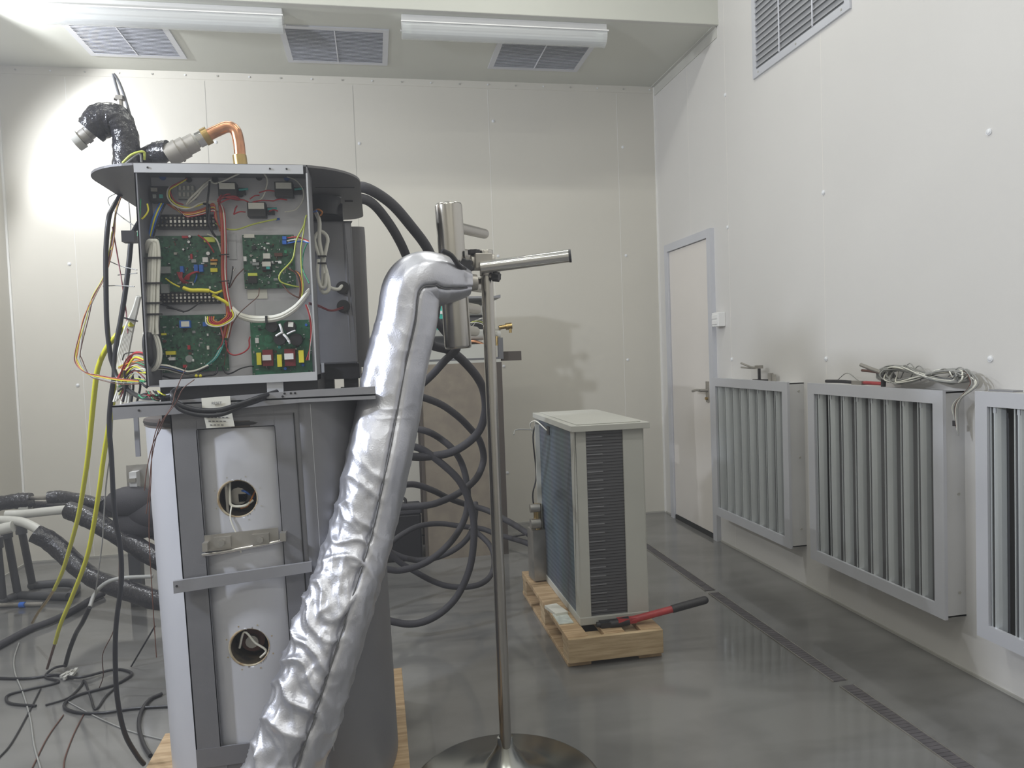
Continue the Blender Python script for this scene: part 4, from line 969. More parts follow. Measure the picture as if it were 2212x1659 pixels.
m = MB(); ax = [pa_.lerp(pb_, t_) for t_ in (0, .25, .3, .48, .52, .72, .78, 1.)]
for (i, j, r, k) in ((0, 1, .031, 'steel_dull'), (1, 2, .035, 'steel_dull'), (2, 3, .030, 'steel_dull'), (3, 4, .026, 'steel_dull'), (4, 5, .026, 'steel_dull'), (5, 6, .019, 'offwhite'), (6, 7, .023, 'steel_b')):
    m.cyl(ax[i], ax[j], r, k, 8 if i in (1, 6) else 20)
wpart(m, 'union_fitting', False)
m = MB(); m.cyl(P(440, 297, 2.25), P(452, 291, 2.25), .026, 'brass', 8); wpart(m, 'brass_nut', False)
m = MB(); m.tube([P(446, 294, 2.25), P(470, 282, 2.25), P(492, 274, 2.25), P(508, 282, 2.25), P(515, 305, 2.25), P(518, 330, 2.25), P(520, 360, 2.25)], .0165, 'copper', 18, n=8).cyl(P(517, 336, 2.25), P(520, 358, 2.25), .020, 'brass', 16); wpart(m, 'copper_pipe', False)
m = MB(); m.tube([P(265, 352, 2.2), P(285, 334, 2.19), P(310, 328, 2.19), P(312, 345, 2.2)], .0035, 'yg', 8).tube([P(270, 354, 2.2), P(300, 332, 2.19), P(306, 350, 2.2)], .0028, 'wiregrey', 8); wpart(m, 'lead_wire', False)

# ---------------------------------------------------------------- pallet under the heater
t = thing('heater_pallet', 'wooden pallet carrying the water heater, only its edges showing', 'pallet', (-.33, 2.1, 0))
for (x, w_, e) in ((-.715, .10, 2.45), (-.56, .14, 2.5), (-.37, .14, 2.58), (-.18, .10, 2.62), (-.045, .09, 2.745)):
    MB().box((x, 1.62, .104), (x+w_, e, .124), 'wood').build('deck_board', t, bevel=.002)
for y in (1.64, 2.02, 2.36): MB().box((-.71, y, .02), (.042, y+.09, .104), 'woodx').build('bearer', t, bevel=.002)
MB().box((-.045, 1.62, 0), (.043, 2.74, .02), 'wood').build('bottom_board', t, bevel=.002)
MB().box((-.71, 1.62, 0), (-.62, 2.45, .02), 'wood').build('bottom_board', t, bevel=.002)
MB().box((-.04, 2.66, .02), (.04, 2.74, .104), 'woodx').build('block', t, bevel=.002)

# ================================================================= SILVER DUCT
def duct():
    px = [(1014, 612, 2.05, .036), (990, 610, 2.045, .052), (955, 606, 2.03, .070), (915, 606, 2.01, .0785), (888, 630, 2.0, .080), (877, 700, 1.99, .081), (856, 790, 1.975, .081), (835, 900, 1.95, .085), (815, 1000, 1.90, .083), (782, 1150, 1.85, .081), (731, 1310, 1.78, .084), (670, 1500, 1.72, .085), (613, 1659, 1.69, .088), (560, 1800, 1.68, .09), (505, 1945, 1.69, .09), (440, 2080, 1.69, .09)]
    pts = [P(a, b, c) for a, b, c, d in px]
    path = catmull(pts, 40); rad = []
    for i in range(len(px)-1):
        for k in range(40): rad.append(px[i][3]+(px[i+1][3]-px[i][3])*k/40)
    rad.append(px[-1][3])
    T, N = frames(path); seg = 120; vs = []; s = 0
    sea = []
    for i, p in enumerate(path):
        if i: s += (p-path[i-1]).length
        b = T[i].cross(N[i]); amp = min(1, max(.10, (s-.55)/.45))
        # seam direction: towards camera
        tc = (CAM-p); tc = (tc-T[i]*tc.dot(T[i])).normalized(); rt = T[i].cross(tc)
        for j in range(seg):
            a = 2*PI*j/seg; d = N[i]*math.cos(a)+b*math.sin(a)
            ang = math.atan2(d.dot(rt), d.dot(tc))
            wv = V(math.cos(a)*1.1, math.sin(a)*1.1, s*9)
            n1 = noise.noise(wv+V(0, 0, 3)); n2 = noise.noise(V(wv.x*1.7, wv.y*1.7, s*17)+V(5, 1, 0)); n3 = noise.noise(V(wv.x*.7, wv.y*.7, s*4))
            fold = abs(math.sin(s*50+3.0*n1+1.1*ang+2.2*n3))
            ridge = (1-fold)**1.35
            side = 1.0 if ang > -.35 else .35
            disp = amp*side*(.012*ridge*(.45+1.0*max(0, n3+.4))-.004+.005*n2+.003*noise.noise(V(wv.x*3, wv.y*3, s*40))) + .004*noise.noise(V(wv.x*2, wv.y*2, s*6))*1.0
            if s < .9: disp += .0035*math.sin(5*ang+s*6)*max(0, 1-abs(s-.5)/.5)
            rn = 1-abs(noise.noise(V(wv.x*2.2+3, wv.y*2.2, s*22+1.5*ang)))*2.2
            disp += amp*side*.0045*max(0, rn)**3
            # crimp at the seam
            disp -= .006*math.exp(-((ang+.30)/.09)**2)
            vs.append(p+d*(rad[i]+disp))
        ds = tc*math.cos(-.30)+rt*math.sin(-.30); sea.append(p+ds*(rad[i]-.002))
    L = len(path); fs = [(i*seg+j, i*seg+(j+1) % seg, (i+1)*seg+(j+1) % seg, (i+1)*seg+j) for i in range(L-1) for j in range(seg)]
    m = MB(); m.add(vs, fs, 'silver', True); return m, sea
dt = thing('flexible_duct', 'long silver fabric-covered flexible duct bending down from the steel sampling cylinder', 'duct', P(613, 1659, 1.75))
m, sea = duct(); m.build('sleeve', dt)
MB().tube(sea[20:], .0022, 'seamblk', 6, smoothpath=False).build('seam_piping', dt)
m = MB(); q = P(648, 1588, 1.665)
m.tube([q+V(-.01, 0, .005), q, q+V(.03, .0, .004), q+V(.05, .01, -.02)], .004, 'black', 8).tube([q, q+V(.012, -.003, -.02), q+V(.03, .0, -.035)], .004, 'black', 8).sphere(q, .008, 'black'); m.build('tie_cord', dt)

MB().tube([P(955, 541, 1.955), P(975, 552, 1.965), P(992, 575, 1.985), P(1003, 582, 2.02)], .007, 'black', 8).build('strap', dt)
# ================================================================= SAMPLING TREE AND STAND
SX, SYY = .331, 2.10
st = thing('steel_stand', 'stainless stand with slim vertical pole, round dished base and clamp head', 'stand', (SX, SYY, 0))
m = MB(); m.cyl(V(SX, SYY, .12), V(SX-.004, SYY, 1.545), .0175, 'steel', 24); m.build('pole', st)
m = MB(); m.lathe((SX, SYY+.01, 0), [(.285, 0), (.287, .006), (.275, .012), (.16, .028), (.07, .060), (.038, .105), (.026, .128), (.024, .150), (.018, .152)], 'dome', 72); m.build('base', st)
m = MB(); m.cyl(V(SX-.004, SYY, 1.525), V(SX-.004, SYY, 1.60), .021, 'steel', 20).cbox((SX-.018, SYY-.012, 1.565), (.05, .05, .045), 'steel_dull', rz=.1)
m.cyl(V(SX-.05, SYY, 1.565), V(SX+.02, SYY, 1.565), .024, 'steel_dull', 20); m.build('clamp_block', st, bevel=.003)
def knob(c, ax, r, h_, name='star_knob'):
    m = MB(); c = Vector(c); ax = Vector(ax).normalized(); u = ax.orthogonal().normalized(); v_ = ax.cross(u); pts = []
    n = 36; rr_ = [r*(1+.13*math.cos(6*2*PI*k/n)) for k in range(n)]
    vs = [c+u*rr_[k]*math.cos(2*PI*k/n)+v_*rr_[k]*math.sin(2*PI*k/n) for k in range(n)]
    v2 = [p+ax*h_ for p in vs]
    m.add(vs+v2, [tuple(range(n-1, -1, -1)), tuple(range(n, 2*n))]+[(k, (k+1) % n, n+(k+1) % n, n+k) for k in range(n)], 'black')
    m.cyl(c, c-ax*.02, r*.4, 'steel_dull', 10); m.build(name, st, bevel=.002)
knob(P(1008, 577, 2.06), (-.4, -1, 0), .022, .018)
knob(P(1024, 550, 2.09), (0, 0, 1), .016, .014)
knob(P(1064, 597, 2.08), (1, -.6, -.2), .013, .022)
a0_ = P(1040, 578, 2.065); a1_ = P(1229, 553, 1.985)
m = MB(); m.cyl(a0_, a1_, .0175, 'steel_b', 28); m.build('arm', st)
m = MB(); m.cyl(a1_, a1_+(a1_-a0_).normalized()*.006, .0185, 'black', 28); m.build('end_cap', st)
m = MB(); m.cyl(P(1000, 608, 2.10), P(1062, 606, 2.13), .010, 'steel', 12).cyl(P(1020, 560, 2.12), P(1058, 572, 2.16), .012, 'steel', 12); m.build('cross_rod', st)
# the sampler cylinder with branch tubes
tr = thing('sampling_cylinder', 'vertical stainless steel sampling cylinder with short branch tubes, held by the stand', 'steel cylinder', P(990, 750, 2.10))
ta, tb = P(990, 752, 2.10), P(968.5, 441, 2.10)
m = MB(); ax_ = (tb-ta).normalized(); L_ = (tb-ta).length
m.tube([ta-ax_*.002, ta, ta+ax_*.006, tb-ax_*.006, tb, tb+ax_*.002], [.030, .037, .039, .039, .037, .030], 'steel', 40, smoothpath=False); m.build('body', tr)
def branch(py_, ex, ey, Ye, r=.0165):
    f_ = (py_-441)/(752-441); c = tb.lerp(ta, f_); e = P(ex, ey, Ye)
    m = MB(); m.cyl(c, e, r, 'steel', 18).sphere(e, r, 'steel', 14, sc=(1, 1, 1)); m.build('branch_tube', tr)
branch(487, 1046, 505, 2.42); branch(545, 1050, 555, 2.42); branch(612, 1045, 622, 2.40); branch(660, 1030, 668, 2.38); branch(710, 1026, 716, 2.40)
m = MB(); m.cyl(P(978, 612, 2.055), P(1030, 610, 2.06), .030, 'steel_dull', 22, r2=.022); m.build('inlet_neck', tr)

# ================================================================= HOSES
HR = .0165
def c7(x, y, Y): return P(840+.3737*x, 780+.3737*y, Y)
def hose(pts, label, r=HR, k='foam', grp='black insulated hoses of the refrigerant loop', name='insulated_hose', cat='hose', n=6, seg=12):
    m = MB().tube(pts, r, k, seg, n=n); return one(m, name, label, cat, grp)
hose([P(700, 395, 2.5), P(765, 402, 2.5), P(800, 410, 2.5), P(845, 440, 2.55), P(885, 485, 2.6), P(925, 540, 2.7), P(945, 600, 2.8), P(940, 680, 2.9), P(929, 740, 2.95), P(968, 756, 3.0), P(997, 776, 3.05), P(1031, 815, 3.1), P(1046, 850, 3.15), P(1048, 892, 3.2), P(1030, 938, 3.25), P(982, 974, 3.3), P(926, 986, 3.3), P(880, 985, 3.25), P(820, 970, 3.2)],
     'upper black hose arching from the heater head over behind the duct into the topmost loop', .0185)
hose([P(720, 425, 2.5), P(775, 428, 2.5), P(805, 440, 2.5), P(835, 475, 2.55), P(860, 515, 2.6), P(880, 560, 2.7), P(905, 640, 2.8), P(960, 715, 2.9), P(988, 748, 2.95), P(960, 780, 3.0), P(930, 813, 3.05), P(895, 842, 3.1), P(850, 866, 3.1)],
     'lower black hose arching from the heater head beside the other one down behind the duct', .0165)
hose([c7(60, 180, 3.2), c7(180, 205, 3.25), c7(300, 250, 3.3), c7(400, 320, 3.35), c7(470, 390, 3.4), c7(525, 460, 3.45), c7(548, 560, 3.5), c7(522, 650, 3.5), c7(475, 710, 3.5), c7(400, 765, 3.5), c7(330, 800, 3.45), c7(230, 832, 3.4), c7(60, 845, 3.4), c7(-60, 850, 3.4)],
     'black hose loop crossing the upper half of the brown board, ends hidden by the duct')
hose([c7(40, 380, 3.55), c7(150, 390, 3.55), c7(230, 410, 3.55), c7(300, 450, 3.6), c7(370, 510, 3.6), c7(420, 590, 3.65), c7(450, 700, 3.65), c7(455, 830, 3.65), c7(430, 930, 3.65), c7(370, 1030, 3.65), c7(280, 1120, 3.65), c7(180, 1180, 3.65), c7(60, 1210, 3.65), c7(-40, 1210, 3.65), P(800, 1272, 3.65), P(740, 1385, 3.55)],
     'black hose loop hanging in the middle of the brown board, sweeping down to the left')
hose([c7(20, 480, 3.3), c7(120, 490, 3.3), c7(200, 515, 3.3), c7(290, 580, 3.3), c7(380, 660, 3.3), c7(430, 730, 3.3), c7(470, 830, 3.3), c7(492, 950, 3.3), c7(485, 1100, 3.3), c7(460, 1220, 3.3), c7(400, 1350, 3.3), c7(320, 1440, 3.3), c7(220, 1500, 3.3), c7(120, 1520, 3.3), c7(20, 1505, 3.3), c7(-60, 1480, 3.3)],
     'longest black hose loop, sweeping down to the lowest point near the floor')
hose([c7(-40, 720, 3.8), c7(80, 715, 3.8), c7(160, 715, 3.85), c7(260, 750, 3.9), c7(340, 790, 4.0), c7(450, 830, 4.1), c7(560, 860, 4.1), c7(660, 910, 4.0), c7(740, 955, 3.85), c7(812, 1003, 3.7)],
     'upper of the two black hoses running to the condenser valves', .0165)
hose([c7(-40, 1100, 3.9), c7(0, 1062, 3.95), c7(80, 1000, 4.0), c7(180, 952, 4.05), c7(300, 940, 4.1), c7(420, 955, 4.1), c7(540, 970, 4.1), c7(620, 1000, 4.05), c7(700, 1022, 3.95), c7(770, 1042, 3.8), c7(832, 1066, 3.7)],
     'lower of the two black hoses running to the condenser valves', .0150)
hose([c7(-60, 1080, 4.1), c7(0, 1100, 4.1), c7(100, 1140, 4.1), c7(200, 1150, 4.1), c7(320, 1120, 4.1), c7(420, 1060, 4.1), c7(480, 980, 4.1), c7(500, 880, 4.15), c7(500, 820, 4.2)],
     'black hose curving up in front of the foot of the brown board', .0165)
hose([c7(0, 1100, 3.75), c7(60, 1160, 3.75), c7(140, 1210, 3.75), c7(250, 1270, 3.75), c7(350, 1302, 3.75), c7(480, 1302, 3.75), c7(560, 1270, 3.8), c7(602, 1210, 3.85), c7(607, 1130, 3.9), c7(580, 1060, 3.95), c7(520, 1000, 4.0), c7(470, 960, 4.0)],
     'black hose loop lying low, passing behind the stand pole', .0150)
one(MB().tube([c7(660, 800, 4.9), c7(720, 840, 4.9), c7(760, 900, 4.9)], .002, 'wiregrey', 6) if False else MB().tube([P(600, 1180, 4.9), P(760, 1160, 4.9), P(900, 1155, 4.9), P(1010, 1170, 4.9), P(1150, 1153, 4.7), P(1165, 1155, 3.9)], .006, 'foam', 8), 'thin_pipe', 'thin dark pipe running along the floor by the back wall to the condenser', 'pipe')

# ================================================================= LEFT SIDE CABLES AND PIPES
def cable(px, label, r, k, name='cable', cat='cable', grp=None, seg=8, n=6):
    pts = [P(*p_) for p_ in px]
    for p_ in pts: p_.z = max(p_.z, r+.001)
    return one(MB().tube(pts, r, k, seg, n=n), name, label, cat, grp)
cable([(262, 418, 2.3), (245, 445, 2.25), (235, 471, 2.2), (229, 539, 2.2), (229, 619, 2.2), (231, 698, 2.2), (239, 770, 2.2), (247, 802, 2.2), (240, 857, 2.2), (236, 917, 2.2), (241, 993, 2.2), (247, 1103, 2.2), (260, 1184, 2.2), (262, 1258, 2.2), (251, 1348, 2.2), (249, 1430, 2.2), (254, 1512, 2.2), (270, 1585, 2.22), (296, 1632, 2.26), (311, 1651, 2.28)],
      'thick black cable hanging straight from the lid to the floor left of the tank', .0068, 'wireblack', 'power_cable')
cable([(300, 480, 2.2), (285, 511, 2.18), (279, 563, 2.18), (271, 627, 2.18), (261, 690, 2.18), (251, 746, 2.18), (249, 802, 2.18), (262, 826, 2.16), (285, 848, 2.1), (310, 858, 2.0), (345, 858, 1.93), (375, 852, 1.91)],
      'thick black cable dropping beside the control box and turning back to its lower edge', .0068, 'wireblack', 'power_cable')
for j, (k, lb) in enumerate((('maroon', 'dark red wire in the bundle bowing out left of the control box'), ('orange', 'orange wire in the bundle bowing out left of the control box'), ('yellowhose', 'yellow wire in the bundle bowing out left of the control box'), ('wiregrey', 'grey wire in the bundle bowing out left of the control box'), ('brown', 'brown wire in the bundle bowing out left, innermost strand'))):
    o = (0, 2.2, 4.2, 8.5, 12)[j]; u = (0, 3, -2, 2, -1)[j]
    cable([(262, 425, 2.25), (250+o*.2, 455, 2.22), (245+u, 500, 2.2), (238+u*1.2, 545, 2.2), (226+u*.6, 595, 2.2), (200+o*.3+u, 642, 2.2), (181+o*.7-u, 690, 2.2), (163+o*1.0+u, 758, 2.2), (163+o*1.2, 784-o*.6, 2.2), (182+o, 803+o*.7, 2.18), (220, 812+o*.8, 2.14), (262, 818+o, 2.1), (300, 822+o*.6, 2.0)], lb, .0013, k, 'wire', 'wire', 'coloured wires bowing out left of the control box', 6)
for j, (k, px) in enumerate((('yellowhose', [(240, 516, 2.2), (243, 500, 2.2), (246, 520, 2.2), (240, 540, 2.2)]), ('maroon', [(243, 490, 2.2), (255, 560, 2.2), (265, 620, 2.18), (272, 670, 2.18), (276, 720, 2.15)]))):
    cable(px, ['short yellow wire twisted round the bundle under the lid', 'dark red wire crossing between the two thick black cables'][j], .0018, k, 'wire', 'wire', None, 6)
for j, (px, lb) in enumerate((([(250, 418, 2.3), (234, 428, 2.3), (238, 446, 2.3), (262, 468, 2.25), (290, 488, 2.15)], 'thin grey wire looping just under the left tip of the lid'),
                 ([(238, 565, 2.2), (262, 575, 2.2), (296, 583, 2.1)], 'upper of the thin grey cross wires left of the control box'),
                 ([(222, 618, 2.2), (255, 617, 2.2), (290, 619, 2.1)], 'lowest of the thin grey cross wires left of the control box'),
                 ([(254, 594, 2.2), (275, 592, 2.2), (296, 590, 2.1)], 'middle one of the thin grey cross wires left of the control box'),
                 ([(278, 436, 2.25), (281, 470, 2.22), (283, 505, 2.2)], 'thin dark wire dropping vertically from the lid beside the control box'))):
    cable(px, lb, .0014, 'wiregrey', 'wire', 'wire', None, 6)
cable([(285, 700, 2.15), (262, 715, 2.2), (247, 730, 2.2), (227, 758, 2.22), (211, 798, 2.25), (203, 857, 2.3), (191, 977, 2.45), (182, 1041, 2.55), (170, 1111, 2.7), (153, 1176, 2.9), (135, 1234, 3.1), (117, 1274, 3.3)],
      'yellow hose, left of the two, swinging down to the floor left of the tank', .0072, 'yellowhose', 'yellow_hose', 'hose', 'yellow refrigerant charging hoses')
cable([(117, 1274, 3.3), (100, 1300, 3.45), (82, 1324, 3.6), (70, 1345, 3.75)], 'dull olive end fitting of the left yellow hose', .006, 'brass', 'hose_end', 'hose fitting')
cable([(270, 800, 2.15), (255, 826, 2.2), (246, 860, 2.22), (239, 897, 2.25), (223, 993, 2.35), (215, 1054, 2.4), (202, 1135, 2.5), (186, 1209, 2.6), (155, 1291, 2.8), (131, 1348, 2.95), (119, 1389, 3.1)],
      'yellow hose, right of the two, swinging down to the floor left of the tank', .0072, 'yellowhose', 'yellow_hose', 'hose', 'yellow refrigerant charging hoses')
cable([(119, 1389, 3.1), (110, 1418, 3.25), (102, 1444, 3.4)], 'reddish brown end fitting of the right yellow hose', .0055, 'brown', 'hose_end', 'hose fitting')
# strapped white cables left of box
t = thing('white_cable_bundle', 'bundle of white cables hanging along the left side of the control box', 'cable bundle', P(265, 860, 2.15))
R_ = random.Random(9)
for k in range(7):
    o = (k-3)*2.6
    pts = [P(300+o*.3, 640, 2.12), P(292+o*.5, 670, 2.14), P(279+o, 710, 2.16), P(266+o*1.3, 766, 2.18), P(262+o*1.3, 800, 2.18), P(268+o*1.6, 835, 2.18), P(262+o*2, 872+R_.uniform(-14, 8), 2.18)]
    MB().tube(pts, .0042, 'wirewhite', 8).build('cable', t)
MB().cbox(P(282, 690, 2.15), (.034, .018, .004), 'chip', ry=.3).build('cable_tie', t)
R_ = random.Random(11)
cols = ['brown', 'yellowhose', 'maroon', 'wirewhite', 'green', 'wireblack', 'redc', 'orange', 'wiregrey', 'wireblack', 'maroon', 'yg']
t = thing('wire_tangle', 'tangle of coloured wires entering the lower left corner of the control box', 'wires', P(285, 850, 2.1))
for k in range(26):
    y = 760+R_.uniform(0, 70)
    pts = [P(262+R_.uniform(-8, 10), y+R_.uniform(10, 60), 2.16), P(275+R_.uniform(-6, 6), y+R_.uniform(-4, 18), 2.13), P(292, y-R_.uniform(0, 12), 2.09), P(312+R_.uniform(0, 10), y+R_.uniform(-6, 10), 2.05)]
    MB().tube(pts, R_.choice((.0016, .002, .003)), cols[k % 12], 6).build('wire', t)
t = thing('wire_remnant', 'coloured wires peeping out in the dark gap under the control box', 'wires', P(330, 860, 1.93))
for k in range(14):
    x = 295+R_.uniform(0, 50)
    MB().tube([P(x, 848+R_.uniform(-6, 6), 1.925), P(x+10, 856+R_.uniform(-6, 8), 1.905), P(x+24, 858+R_.uniform(-8, 8), 1.925)], .0018, R_.choice(('yellowhose', 'brown', 'redc', 'green', 'wireblack')), 6).build('wire', t)
for x in (268, 285, 300): MB().tube([P(x, 800, 2.12), P(x+3, 835, 2.12), P(x-4+R_.uniform(-3, 3), 868, 2.12)], .003, 'wireblack', 6).build('wire', t)
t = thing('black_clip', 'black plastic clip at the left edge of the control box', 'clip', P(278, 510, 2.12))
MB().cbox(P(280, 512, 2.12), (.032, .03, .03), 'black').cbox(P(271, 506, 2.12), (.012, .02, .008), 'black').build('body', t)
t = thing('side_rod', 'thin grey metal strip standing at the back left of the tank top', 'metal strip', P(297, 970, 2.3))
MB().cbox(P(296, 935, 2.3), (.012, .01, .14), 'greylight').build('strip', t)

# pipes on the far left
def c4(x, y, Y): return P(x*.409, 980+y*.409, Y)
def insul(pts, label, r):
    m = MB().tube(pts, r, 'blackgloss', 20, n=8, prof=lumpy(0, 0, .045)); return one(m, 'lagged_pipe', label, 'pipe', 'black lagged pipes behind the tank on the left')
insul([c4(-60, 262, 4.5), c4(0, 262, 4.5), c4(90, 250, 4.5), c4(165, 245, 4.5)], 'black lagged pipe end at the far left edge, topmost', .042)
insul([c4(255, 232, 4.45), c4(330, 228, 4.45), c4(430, 246, 4.4), c4(540, 275, 4.35)], 'short black lagged pipe lying highest, behind the yellow hoses', .034)
insul([c4(170, 275, 4.6), c4(260, 280, 4.55), c4(370, 290, 4.5), c4(430, 320, 4.5)], 'black lagged pipe with the white pipe in front of it', .028)
insul([c4(365, 298, 4.3), c4(480, 345, 4.25), c4(620, 430, 4.2), c4(790, 530, 4.1), c4(900, 590, 4.05)], 'fat black lagged pipe sloping down behind the tank, upper long one', .050)
insul([c4(540, 270, 4.4), c4(640, 300, 4.35), c4(740, 350, 4.3), c4(850, 420, 4.25)], 'fat black lagged pipe sloping under the grey bracket', .052)
insul([c4(185, 420, 4.2), c4(290, 480, 4.2), c4(400, 585, 4.15), c4(500, 660, 4.1), c4(640, 712, 4.0), c4(800, 765, 3.9), c4(900, 790, 3.85)], 'fat black lagged pipe nearest the floor, sloping down behind the tank', .048)
def pipe(pts, label, r, k, name='pipe'): return one(MB().tube(pts, r, k, 14, n=5), name, label, 'pipe')
pipe([c4(30, 322, 4.4), c4(130, 318, 4.4), c4(250, 305, 4.35), c4(380, 292, 4.3)], 'cream plastic pipe pushed into the black lagging', .024, 'offwhite')
pipe([c4(-40, 352, 4.3), c4(40, 352, 4.3), c4(120, 362, 4.27), c4(200, 400, 4.22), c4(240, 440, 4.2)], 'cream plastic pipe curving down into the lowest lagged pipe', .024, 'offwhite')
one(MB().cyl(c4(110, 290, 4.5), c4(160, 285, 4.5), .03, 'offwhite', 14).cyl(c4(165, 235, 4.5), c4(255, 232, 4.45), .012, 'steel_dull', 10), 'pipe_coupling', 'small cream coupling between the topmost lagged pipes', 'pipe fitting')
t = thing('pipe_rack', 'grey plastic pipe frame standing on the floor at the left edge', 'pipe frame', PZ(45, 1280, 0))
def fl(x, y, r=.022): q = PZ(x*.409, 980+y*.409, r); return q
A1, A2 = fl(95, 745), fl(172, 695); A0 = fl(15, 775)
for (A, tx, ty) in ((A1, 35, 415), (A2, 112, 395), (A0, -15, 470)):
    Tq = P(tx*.409, 980+ty*.409, A.y-.1); MB().cyl(A, Tq, .020, 'pvc', 14).build('upright', t)
    MB().cyl(Tq+V(0, 0, -.03), Tq+V(0, 0, .03), .029, 'pvc', 14).build('coupling', t); MB().sphere(A, .028, 'pvc').build('elbow', t)
B1, B2 = fl(360, 755), fl(395, 690)
MB().tube([A1, (A1+B1)/2, B1], .022, 'pvc', 14).build('foot_rail', t)
MB().tube([A2, fl(250, 688), fl(350, 680), fl(398, 690), fl(400, 720), fl(360, 755)], .022, 'pvc', 14).build('foot_rail', t)
MB().tube([fl(-30, 800, .015), fl(60, 798, .015), fl(230, 795, .015)], .013, 'steel_dull', 10).build('foot_rail', t)
MB().cyl(fl(105, 799, .016), fl(132, 798, .016), .016, 'bluec', 10).build('blue_collar', t)
MB().tube([A1, A0], .02, 'pvc', 12, smoothpath=False).build('foot_rail', t)
MB().cyl(c4(5, 400, 4.25), c4(70, 385, 4.25), .03, 'offwhite', 14).build('cream_elbow', t)
t = thing('pump_bracket', 'grey metal bracket plate with black lagging behind the tank on the left', 'bracket', P(290, 1075, 4.2))
a, b_ = c4(665, 62, 4.25), c4(752, 215, 4.25)
MB().box((a.x, 4.25, b_.z-.12), (b_.x+.05, 4.262, a.z), 'steel_dull').build('plate', t)
a, b_ = c4(690, 95, 4.22), c4(735, 210, 4.22)
MB().box((a.x, 4.19, b_.z), (b_.x, 4.25, a.z), 'alu').box((a.x, 4.17, (a.z+b_.z)/2+.01), (b_.x, 4.19, (a.z+b_.z)/2+.03), 'steel_b').build('channel', t)
m = MB(); c = c4(690, 250, 4.2)
m.sphere(c, .13, 'foam', 20, sc=(1, .6, .62)).sphere(c+V(.10, 0, -.07), .12, 'foam', 20, sc=(1, .6, .7)).sphere(c+V(.02, .02, -.13), .12, 'foam', 18, sc=(1.1, .6, .7)); m.build('lagging', t)
MB().box((c.x-.03, 4.20, 0), (c.x+.03, 4.26, c.z), 'pvc').build('leg', t)
# floor cables
def fcable(pts, label, r, k, name='floor_cable', cat='cable', grp='cables lying on the floor at the left'):
    q = []
    for i, p_ in enumerate(pts):
        z = r+.001+(p_[2] if len(p_) > 2 else .0)
        q.append(PZ(p_[0]*.409, 980+p_[1]*.409, z))
    return one(MB().tube(q, r, k, 8, n=6), name, label, cat, grp)
fcable([(-40, 1030), (0, 1010), (150, 930), (280, 880), (400, 820), (480, 770), (545, 740)], 'thick dark hose on the floor furthest back, running up to the lagged pipe', .017, 'foam', 'floor_hose', 'hose', None)
fcable([(-20, 1185), (80, 1188), (170, 1185), (300, 1168), (420, 1182, .01), (600, 1140), (680, 1150), (690, 1172), (600, 1222), (420, 1272), (350, 1310), (345, 1345), (420, 1368), (550, 1368), (700, 1346), (860, 1335), (900, 1335)], 'longest black floor cable with a wide flat loop ending under the tank', .0058, 'wireblack')
fcable([(345, 1118, .02), (280, 1135, .01), (240, 1180), (310, 1205), (170, 1240), (60, 1268), (32, 1292), (60, 1320), (190, 1332)], 'black floor cable in a small oval loop at far left', .0052, 'wireblack')
fcable([(855, 1268), (790, 1300), (745, 1365), (733, 1440), (757, 1530), (795, 1595)], 'black floor cable curving beside the tank foot', .0072, 'wireblack')
fcable([(240, 1328), (360, 1290), (425, 1230), (445, 1200), (480, 1290), (505, 1350), (560, 1280), (605, 1240)], 'black floor cable in a zigzag below the white connectors', .0042, 'wireblack')
fcable([(100, 1000), (75, 1080), (80, 1160), (120, 1260), (160, 1400), (180, 1540), (215, 1665)], 'thin grey floor wire, leftmost one running down out of the picture', .003, 'wiregrey')
fcable([(215, 1240), (150, 1370), (60, 1530), (-10, 1610)], 'thin dark floor wire heading to the lower left corner', .003, 'wireblack')
fcable([(445, 1370), (390, 1480), (345, 1600), (335, 1670)], 'thin brown floor wire running down nearest the tank', .0022, 'brown')
fcable([(335, 1380), (250, 1500), (170, 1660)], 'thin brown floor wire running down between two others', .0022, 'brown')
fcable([(360, 1310), (470, 1370), (620, 1440), (720, 1475), (860, 1510)], 'pale thin floor wire crossing towards the tank foot', .0022, 'wiregrey')
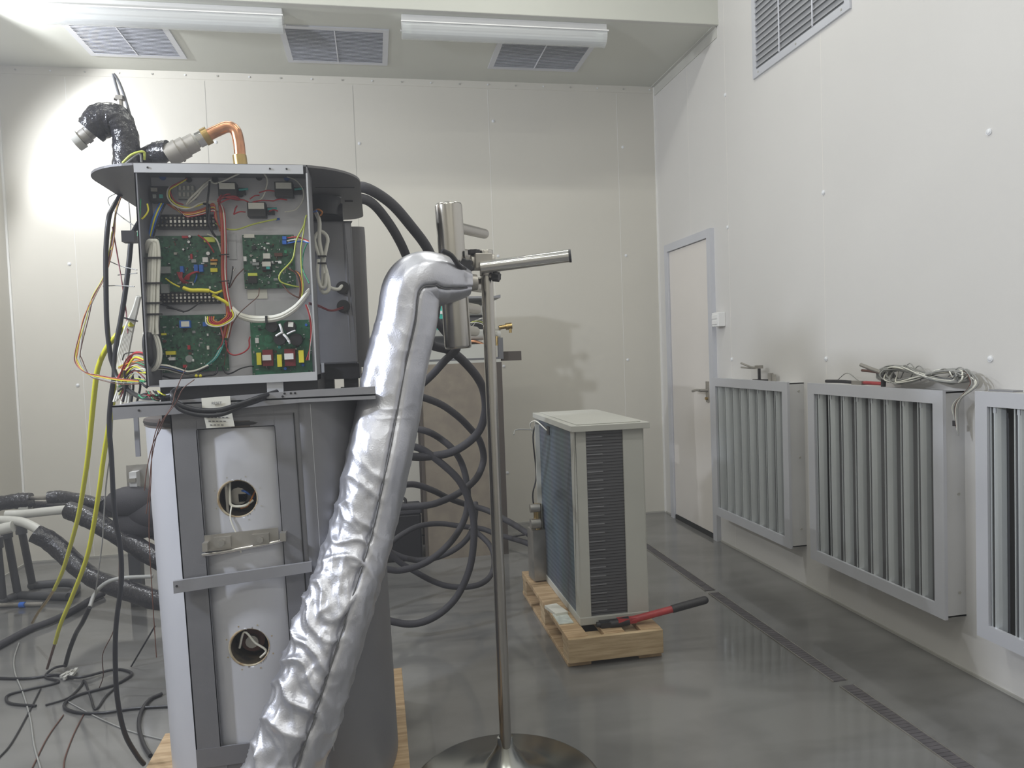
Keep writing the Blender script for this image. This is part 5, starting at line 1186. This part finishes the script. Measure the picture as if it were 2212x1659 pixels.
t = thing('wire_connectors', 'row of small white wire connectors lying on the floor cables', 'connectors', PZ(145, 1455, 0))
for k in range(5):
    q = PZ(140+k*5.5, 1457-k*1.8+(k % 2)*5, .014); MB().cbox(q, (.012, .045, .012), 'offwhite', rz=-.3+.1*k).build('connector', t)
cable([(330, 1245, 3.2), (262, 1249, 3.2), (228, 1260, 3.2), (205, 1283, 3.2), (194, 1311, 3.15)], 'grey cable bending from behind the tank to a black rod', .008, 'wiregrey', 'grey_cable')
cable([(194, 1311, 3.15), (178, 1345, 3.2), (164, 1369, 3.3), (150, 1405, 3.35), (141, 1438, 3.42)], 'straight black rod hanging on the grey cable end', .009, 'wireblack', 'black_rod', 'rod')
cable([(335, 1352, 3.3), (311, 1393, 3.3), (284, 1448, 3.35)], 'thin dark wire slanting down right behind the tank edge', .0035, 'wireblack', 'wire', 'wire')
cable([(258, 1170, 2.6), (256, 1290, 2.7), (246, 1360, 2.8), (222, 1413, 2.95), (223, 1460, 3.1), (214, 1498, 3.15)], 'thin reddish wire hanging behind the thick black cable to the floor', .0018, 'brown', 'wire', 'wire')
cable([(244, 880, 2.3), (240, 960, 2.35), (228, 1060, 2.4), (222, 1160, 2.5), (212, 1240, 2.6), (205, 1290, 2.8)], 'thin pale wire hanging between yellow hose and thick black cable', .002, 'wiregrey', 'wire', 'wire')

# ================================================================= LENS VEIL, imitated by an added scatter volume
hz_m = bpy.data.materials.new('lens_veil'); hz_m.use_nodes = True; nt = hz_m.node_tree; nt.nodes.clear()
vo = nt.nodes.new('ShaderNodeVolumeScatter'); vo.inputs['Density'].default_value = .028; vo.inputs['Anisotropy'].default_value = .35; vo.inputs['Color'].default_value = (.95, .96, 1, 1)
ou = nt.nodes.new('ShaderNodeOutputMaterial'); nt.links.new(vo.outputs[0], ou.inputs['Volume'])
M['lens_veil'] = hz_m
hb = MB().box((LX+.001, FY+.001, .001), (RX-.001, SY-.006, HH-.001), 'lens_veil').build('lens_veil')
tag(hb, 'faint scatter volume added across the room to imitate lens veil', 'lens_veil', None, 'stuff')
